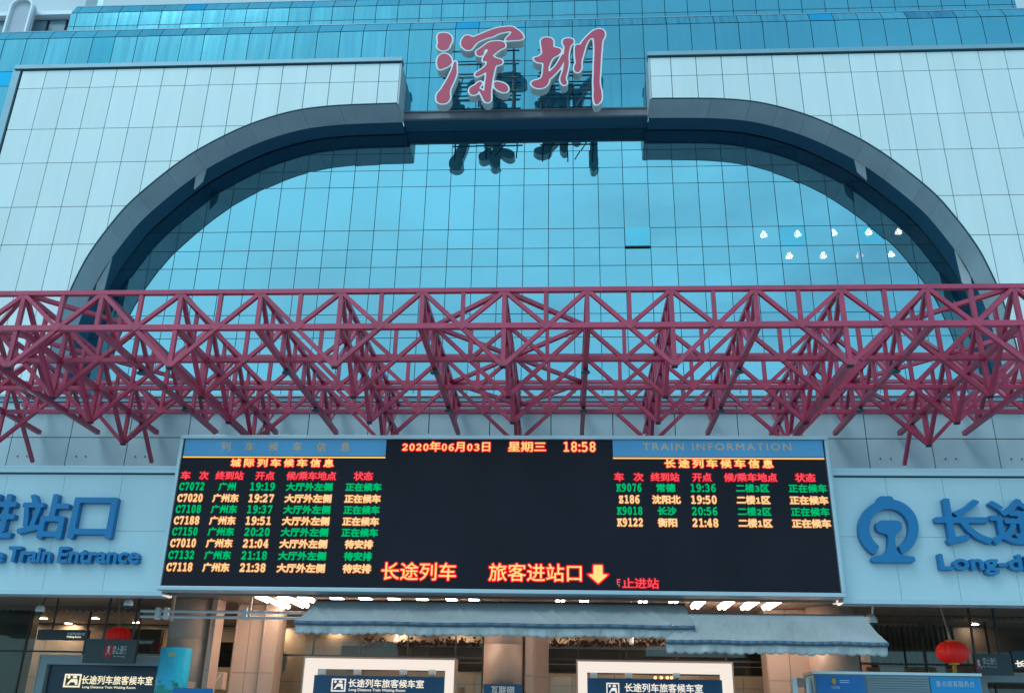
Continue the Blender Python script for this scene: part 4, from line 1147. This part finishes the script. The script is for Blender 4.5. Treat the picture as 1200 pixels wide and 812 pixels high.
# blue notice and box right of the poster
X0, Z1 = P(203, 805.5, 20.6); X1, _ = P(249.5, 805.5, 20.6)
MBo = MB().box(X0, X1, 20.6, 20.66, Z1-.7, Z1).build('blue_notice', blue_sign2, None, bevel=.008); tag(MBo, 'plain blue notice board edge at the bottom, in front of the left column', 'notice board')
ac = empty('wall_cabinet', (P(252, 790, 21.9)[0], 21.9, 2.3), 'small white cabinet with cables between the left column and the beige pilaster', 'cabinet')
X0, Z1 = P(241, 786, 21.9); X1, Z0 = P(250, 806, 21.9); X2, _ = P(262, 786, 21.9)
MB().box(X0, X1, 21.9, 22.2, Z0, Z1).build('front_box', ac_white, ac, bevel=.01)
MB().box(X1+.01, X2, 21.95, 22.2, Z0-.02, Z1-.01).build('side_box', stone_l, ac, bevel=.01)
m = MB(); pts = [P(230, 773, 21.85), P(227, 790, 21.85), P(232, 803, 21.85), P(244, 806, 21.85), P(252, 799, 21.85), P(258, 790, 21.85)]
for a, b in zip(pts[:-1], pts[1:]): m.tube((a[0], 21.85, a[1]), (b[0], 21.85, b[1]), .012, 6)
m.build('cable', pipe_m, ac)
X0, Z1 = P(231, 776, 21.9); X1, Z0 = P(239, 795, 21.9)
MB().box(X0, X1, 21.95, 22.1, Z0, Z1).build('meter_box', mat('dull_green_box', (.25, .27, .22), .6), ac, bevel=.01)

# hanging boards, lanterns, cameras
def hang_board(px0, px1, pyt, pyb, Y, label, rods, m=board_dark, name='hanging_board'):
    xa, zt = P(px0, pyt, Y); xb, _ = P(px1, pyt, Y); _, zb = P(px0, pyb, Y)
    o = empty(name, ((xa+xb)/2, Y, zb), label, 'hanging sign')
    MB().box(xa, xb, Y, Y+.12, zb, zt).build('panel', m, o, bevel=.006)
    for rp in rods:
        X, _ = P(rp, pyt, Y+.06); MB().bar((X, Y+.06, zt), (X+.02, Y+.06, CZ-.0), .04).build('rod', dark_frame, o)
    return o, xa, xb, zb, zt
o, xa, xb, zb, zt = hang_board(45, 104, 737, 749, 21.5, 'long dark direction board with faint lettering, hanging at the lower left', ())
MB().bar((xa+.3, 21.56, zt), (xa+.3, 21.56, CZ), .03).build('rod', dark_frame, o)
a, t_ = P(79, 740.5, 21.49); b, _ = P(100, 740, 21.49); _, b_ = P(79, 744, 21.49)
fit_text('长途列车候车室', a, b, b_, t_, 21.49, off=.002, name='lettering', m=txt_dim, parent=o)
_, b_ = P(79, 747.3, 21.49); _, t_ = P(79, 744.7, 21.49)
fit_text('Waiting Room', a, b-.08, b_, t_, 21.49, off=.002, name='small_lettering', m=txt_cream, parent=o)
def no_pass(px0, px1, pyt, pyb, Y, ic, tx, rods, label):
    o, xa, xb, zb, zt = hang_board(px0, px1, pyt, pyb, Y, label, rods)
    a, t_ = P(ic[0], ic[2], Y-.01); b, b_ = P(ic[1], ic[3], Y-.01); cx, cz = (a+b)/2, (t_+b_)/2; rx_, rz_ = (b-a)/2, (t_-b_)/2
    MB().prism([(cx+rx_*math.cos(i*.393), cz+rz_*math.sin(i*.393)) for i in range(16)], Y-.008, Y).build('red_disc', red_icon, o)
    q = MB(); q.prism([(cx+.03*math.cos(i), cz+rz_*.5+.03*math.sin(i)) for i in range(6)], Y-.012, Y-.008)
    q.bar((cx, Y-.012, cz+rz_*.3), (cx, Y-.012, cz-rz_*.1), .04, .008); q.bar((cx, Y-.012, cz), (cx-.04, Y-.012, cz-rz_*.55), .02, .008); q.bar((cx, Y-.012, cz), (cx+.045, Y-.012, cz-rz_*.5), .02, .008)
    q.build('walking_figure', txt_dim, o)
    a, t_ = P(tx[0], tx[2], Y-.01); b, _ = P(tx[1], tx[2], Y-.01); _, b_ = P(tx[0], tx[3], Y-.01)
    fit_text('禁止通行', a, b, b_, t_, Y-.01, off=.0, name='lettering', m=txt_dim, parent=o)
    a, t_ = P(tx[0], tx[3]+1.5, Y-.01); b, _ = P(tx[1]-1, tx[2], Y-.01); _, b_ = P(tx[0], tx[3]+4, Y-.01)
    fit_text('No Passing', a, b, b_, t_, Y-.01, off=.0, name='small_lettering', m=txt_dim, parent=o)
no_pass(101, 161, 748, 776, 20.9, (123, 131, 754, 771), (133, 149, 756, 766), (121, 155), 'dark board with red disc hanging by two rods at the left below a lantern')
no_pass(1141, 1184, 765, 790, 21.1, (1143.5, 1151, 770, 787), (1151, 1167, 770, 778), (1136+6, 1171), 'dark board with red disc hanging by two rods at the right, beside the lantern')
o, xa, xb, zb, zt = hang_board(1185, 1300, 762, 783, 21.4, 'dark blue board with bright white lettering at the right edge', (1215,), blue_dark)
a, t_ = P(1189, 773.5, 21.39); b, _ = P(1240, 773.5, 21.39); _, b_ = P(1189, 781, 21.39)
fit_text('长途列车', a, b, b_, t_, 21.38, off=.006, name='lettering', m=txt_white, parent=o)

def lantern(px, py, wpx, hpx, Y, label, stringtop=True):
    X, Z = P(px, py, Y); x2, _ = P(px+wpx/2, py, Y); R_ = x2-X; H_ = R_*hpx/wpx
    o = empty('lantern', (X, Y, Z), label, 'lantern')
    n = 36; prof = []
    v = []; f = []
    for j in range(13):
        a = -math.pi/2*.86+math.pi*.86*j/12
        for i in range(n):
            t = 2*math.pi*i/n; rr = R_*math.cos(a)**.75*(1-.05*(i % 2)); v.append((X+rr*math.cos(t), Y+rr*math.sin(t), Z+H_*math.sin(a)))
    for j in range(12):
        for i in range(n): i2 = (i+1) % n; f.append((j*n+i, j*n+i2, (j+1)*n+i2, (j+1)*n+i))
    me = bpy.data.meshes.new('silk_body'); me.from_pydata(v, [], f); me.update(); link('silk_body', me, lantern_m, o)
    MB().lathe((X, Y, Z), [(0, H_*1.08), (R_*.36, H_*1.04), (R_*.38, H_*.94), (0, H_*.93)], 20).build('top_cap', gold, o)
    MB().lathe((X, Y, Z), [(0, -H_*.93), (R_*.34, -H_*.95), (R_*.32, -H_*1.08), (0, -H_*1.1)], 20).build('bottom_cap', gold, o)
    if stringtop:
        MB().tube((X, Y, Z+H_*1.05), (X-.12, Y, CZ), .012, 6).build('string', cord_m, o)
        MB().tube((X, Y, Z+H_*1.05), (X-.02, Y, Z+H_*1.05+.12), .035, 8, .02).build('knot', cord_m, o)
        t = MB()
        for i in range(14): t.tube((X+random.uniform(-.04, .04), Y, Z-H_*1.08), (X+random.uniform(-.06, .06), Y, Z-H_*1.08-.2), .006, 4)
        t.build('tassel', gold, o)
    return o
lantern(138.5, 745, 28, 20, 22.0, 'red lantern half hidden behind the dark board at the lower left')
lantern(1116, 764, 37, 26, 20.4, 'red lantern hanging on a pale cord at the lower right')
def dome_cam(px, py, Y, s, label, stem=True):
    X, Z = P(px, py, Y)
    o = empty('security_camera', (X, Y, Z), label, 'security camera')
    MB().tube((X+.03, Y, Z+.1*s), (X+.10, Y, CZ-.0), .02, 8).build('stem', dark_frame if stem else pipe_m, o)
    MB().lathe((X, Y, Z), [(0, .14*s), (.07*s, .13*s), (.125*s, .06*s), (.13*s, -.03*s), (.12*s, -.05*s)], 20).build('housing', cam_white, o, smooth=True)
    MB().lathe((X, Y, Z), [(.10*s, -.05*s), (.095*s, -.09*s), (.06*s, -.13*s), (0, -.145*s)], 20).build('dome', smoked, o, smooth=True)
dome_cam(47, 714.5, 20.0, .75, 'white dome camera on a dark stem, leftmost of the three')
dome_cam(150.5, 707.5, 19.2, .72, 'white dome camera under the left signboard beside the pipe rail')
dome_cam(1021, 727, 19.9, .9, 'white dome camera at the right end of the right awning', False)
# bright corner end caps at the display ends
for px, py, s in ((191, 699, -1), (986, 708, 1)):
    X, Z = P(px, py, 18.75)
    o = MB().quadbox([(X-.12, 18.6, Z+.02), (X+.12, 18.6, Z-.0), (X+.12, 18.9, Z-.0), (X-.12, 18.9, Z+.02), (X-.12, 18.6, Z+.06), (X+.12, 18.6, Z+.05), (X+.12, 18.9, Z+.05), (X-.12, 18.9, Z+.06)]).build('corner_lamp', emis('corner_lamp_%d' % px, (1, .75, .62), .9))
    tag(o, 'small pale lamp tucked under the %s lower corner of the departure board' % ('left' if s < 0 else 'right'), 'lamp')

# pendant lamps behind the arched glass
pts = [(895, 275, 0), (935, 274, 0), (977, 273, 0), (1018, 272, 0), (1053, 271.5, 0), (1098, 271, 1), (925, 300, 0), (965, 299.5, 0), (1007, 299, 1), (1044, 298, 0)]
for i, (px, py, wv) in enumerate(pts):
    Yh = 28.0 if i < 6 else 27.2
    X, Z = P(px, py, Yh); r = .085
    o = empty('pendant_lamp', (X, Yh, Z), '%s glowing pendant lamp from the left in the %s row behind the arched window' % (('first','second','third','fourth','fifth','sixth')[i if i < 6 else i-6], 'upper' if i < 6 else 'lower'), 'pendant lamp', 'pendant lamps behind the arched glass, %s row' % ('upper' if i < 6 else 'lower'))
    MB().lathe((X, Yh, Z), [(0, -.07), (r*1.4, -.06), (r*1.3, 0), (r*.7, .05), (r*.5, .12), (0, .14)], 12).build('lamp_shade', lamp_hall_warm if wv else lamp_hall, o)
    MB().tube((X, Yh, Z+.18), (X, Yh, Z+1.2), .012, 6).build('lamp_rod', lattice_m, o)

# ------------------------------------------------------------------ kiosk header at lower right
kh = empty('kiosk_header', (P(1052, 800, 19.4)[0], 19.4, 2.3), 'kiosk roof sign with blue panels at both ends and grey louvers between, lower right', 'kiosk')
YK = 19.4
def KX(px): return P(px, 800, YK)[0]
zt = P(1050, 790.5, YK)[1]
MB().box(KX(954), KX(1150), YK+.02, YK+.8, 0.9, zt).build('cabinet', louver, kh)
MB().box(KX(954)-.02, KX(1150)+.02, YK-.03, YK+.82, zt, zt+.05).build('top_edge', steel, kh)
MB().box(KX(957), KX(1013), YK-.02, YK+.015, zt-.45, zt-.03).build('blue_panel', blue_sign2, kh)
MB().box(KX(1090), KX(1148), YK-.02, YK+.015, zt-.45, zt-.03).build('blue_panel', mat('sky_blue_panel', (.0, .27, .62), .35), kh)
for i in range(9): MB().box(KX(1015), KX(1088), YK-.015, YK+.015, zt-.06-.045*i, zt-.035-.045*i).build('louver_slat', louver, kh)
a, t_ = KX(1096), P(1118, 797.5, YK)[1]; b = KX(1141); b_ = P(1118, 804.5, YK)[1]
fit_text('重点旅客服务点', a, b, b_, t_, YK-.03, off=.0, name='lettering', m=txt_dim, parent=kh)
X, Z = KX(976.5), P(976, 798, YK)[1]
MB().lathe((X, YK-.03, Z), [(.028, -.05), (.045, 0), (.04, .05)], 12).build('shield_mark', gold, kh)
for dz in (0, -.035): MB().box(KX(984), KX(995), YK-.03, YK-.02, Z-.01+dz+.02, Z+.005+dz+.02).build('print_line', txt_dim, kh)
fit_text('中国铁路', KX(973), KX(983), P(976, 807, YK)[1], P(976, 803, YK)[1], YK-.03, off=0, name='lettering', m=txt_dim, parent=kh)
# small floodlight boxes left of the kiosk
sl = empty('lamp_box', (P(942, 795, 19.6)[0], 19.6, 2.3), 'pair of small grey lamp boxes with a grille, left of the kiosk roof sign', 'lamp box')
for a, b, m_ in ((928, 934, steel), (943.5, 953, steel)):
    X0, Zt = P(a, 793, 19.6); X1, _ = P(b, 793, 19.6); MB().box(X0, X1, 19.6, 19.8, Zt-.45, Zt).build('lamp_case', m_, sl, bevel=.01)
for i in range(5):
    X0, Zt = P(935, 793.5+i*2.3, 19.62); X1, _ = P(943, 793, 19.62); MB().box(X0, X1, 19.62, 19.7, Zt-.03, Zt).build('grille_bar', cord_m, sl)
print('objects', len(bpy.data.objects), 'tris', sum(len(o.data.polygons) for o in bpy.data.objects if o.type == 'MESH'))
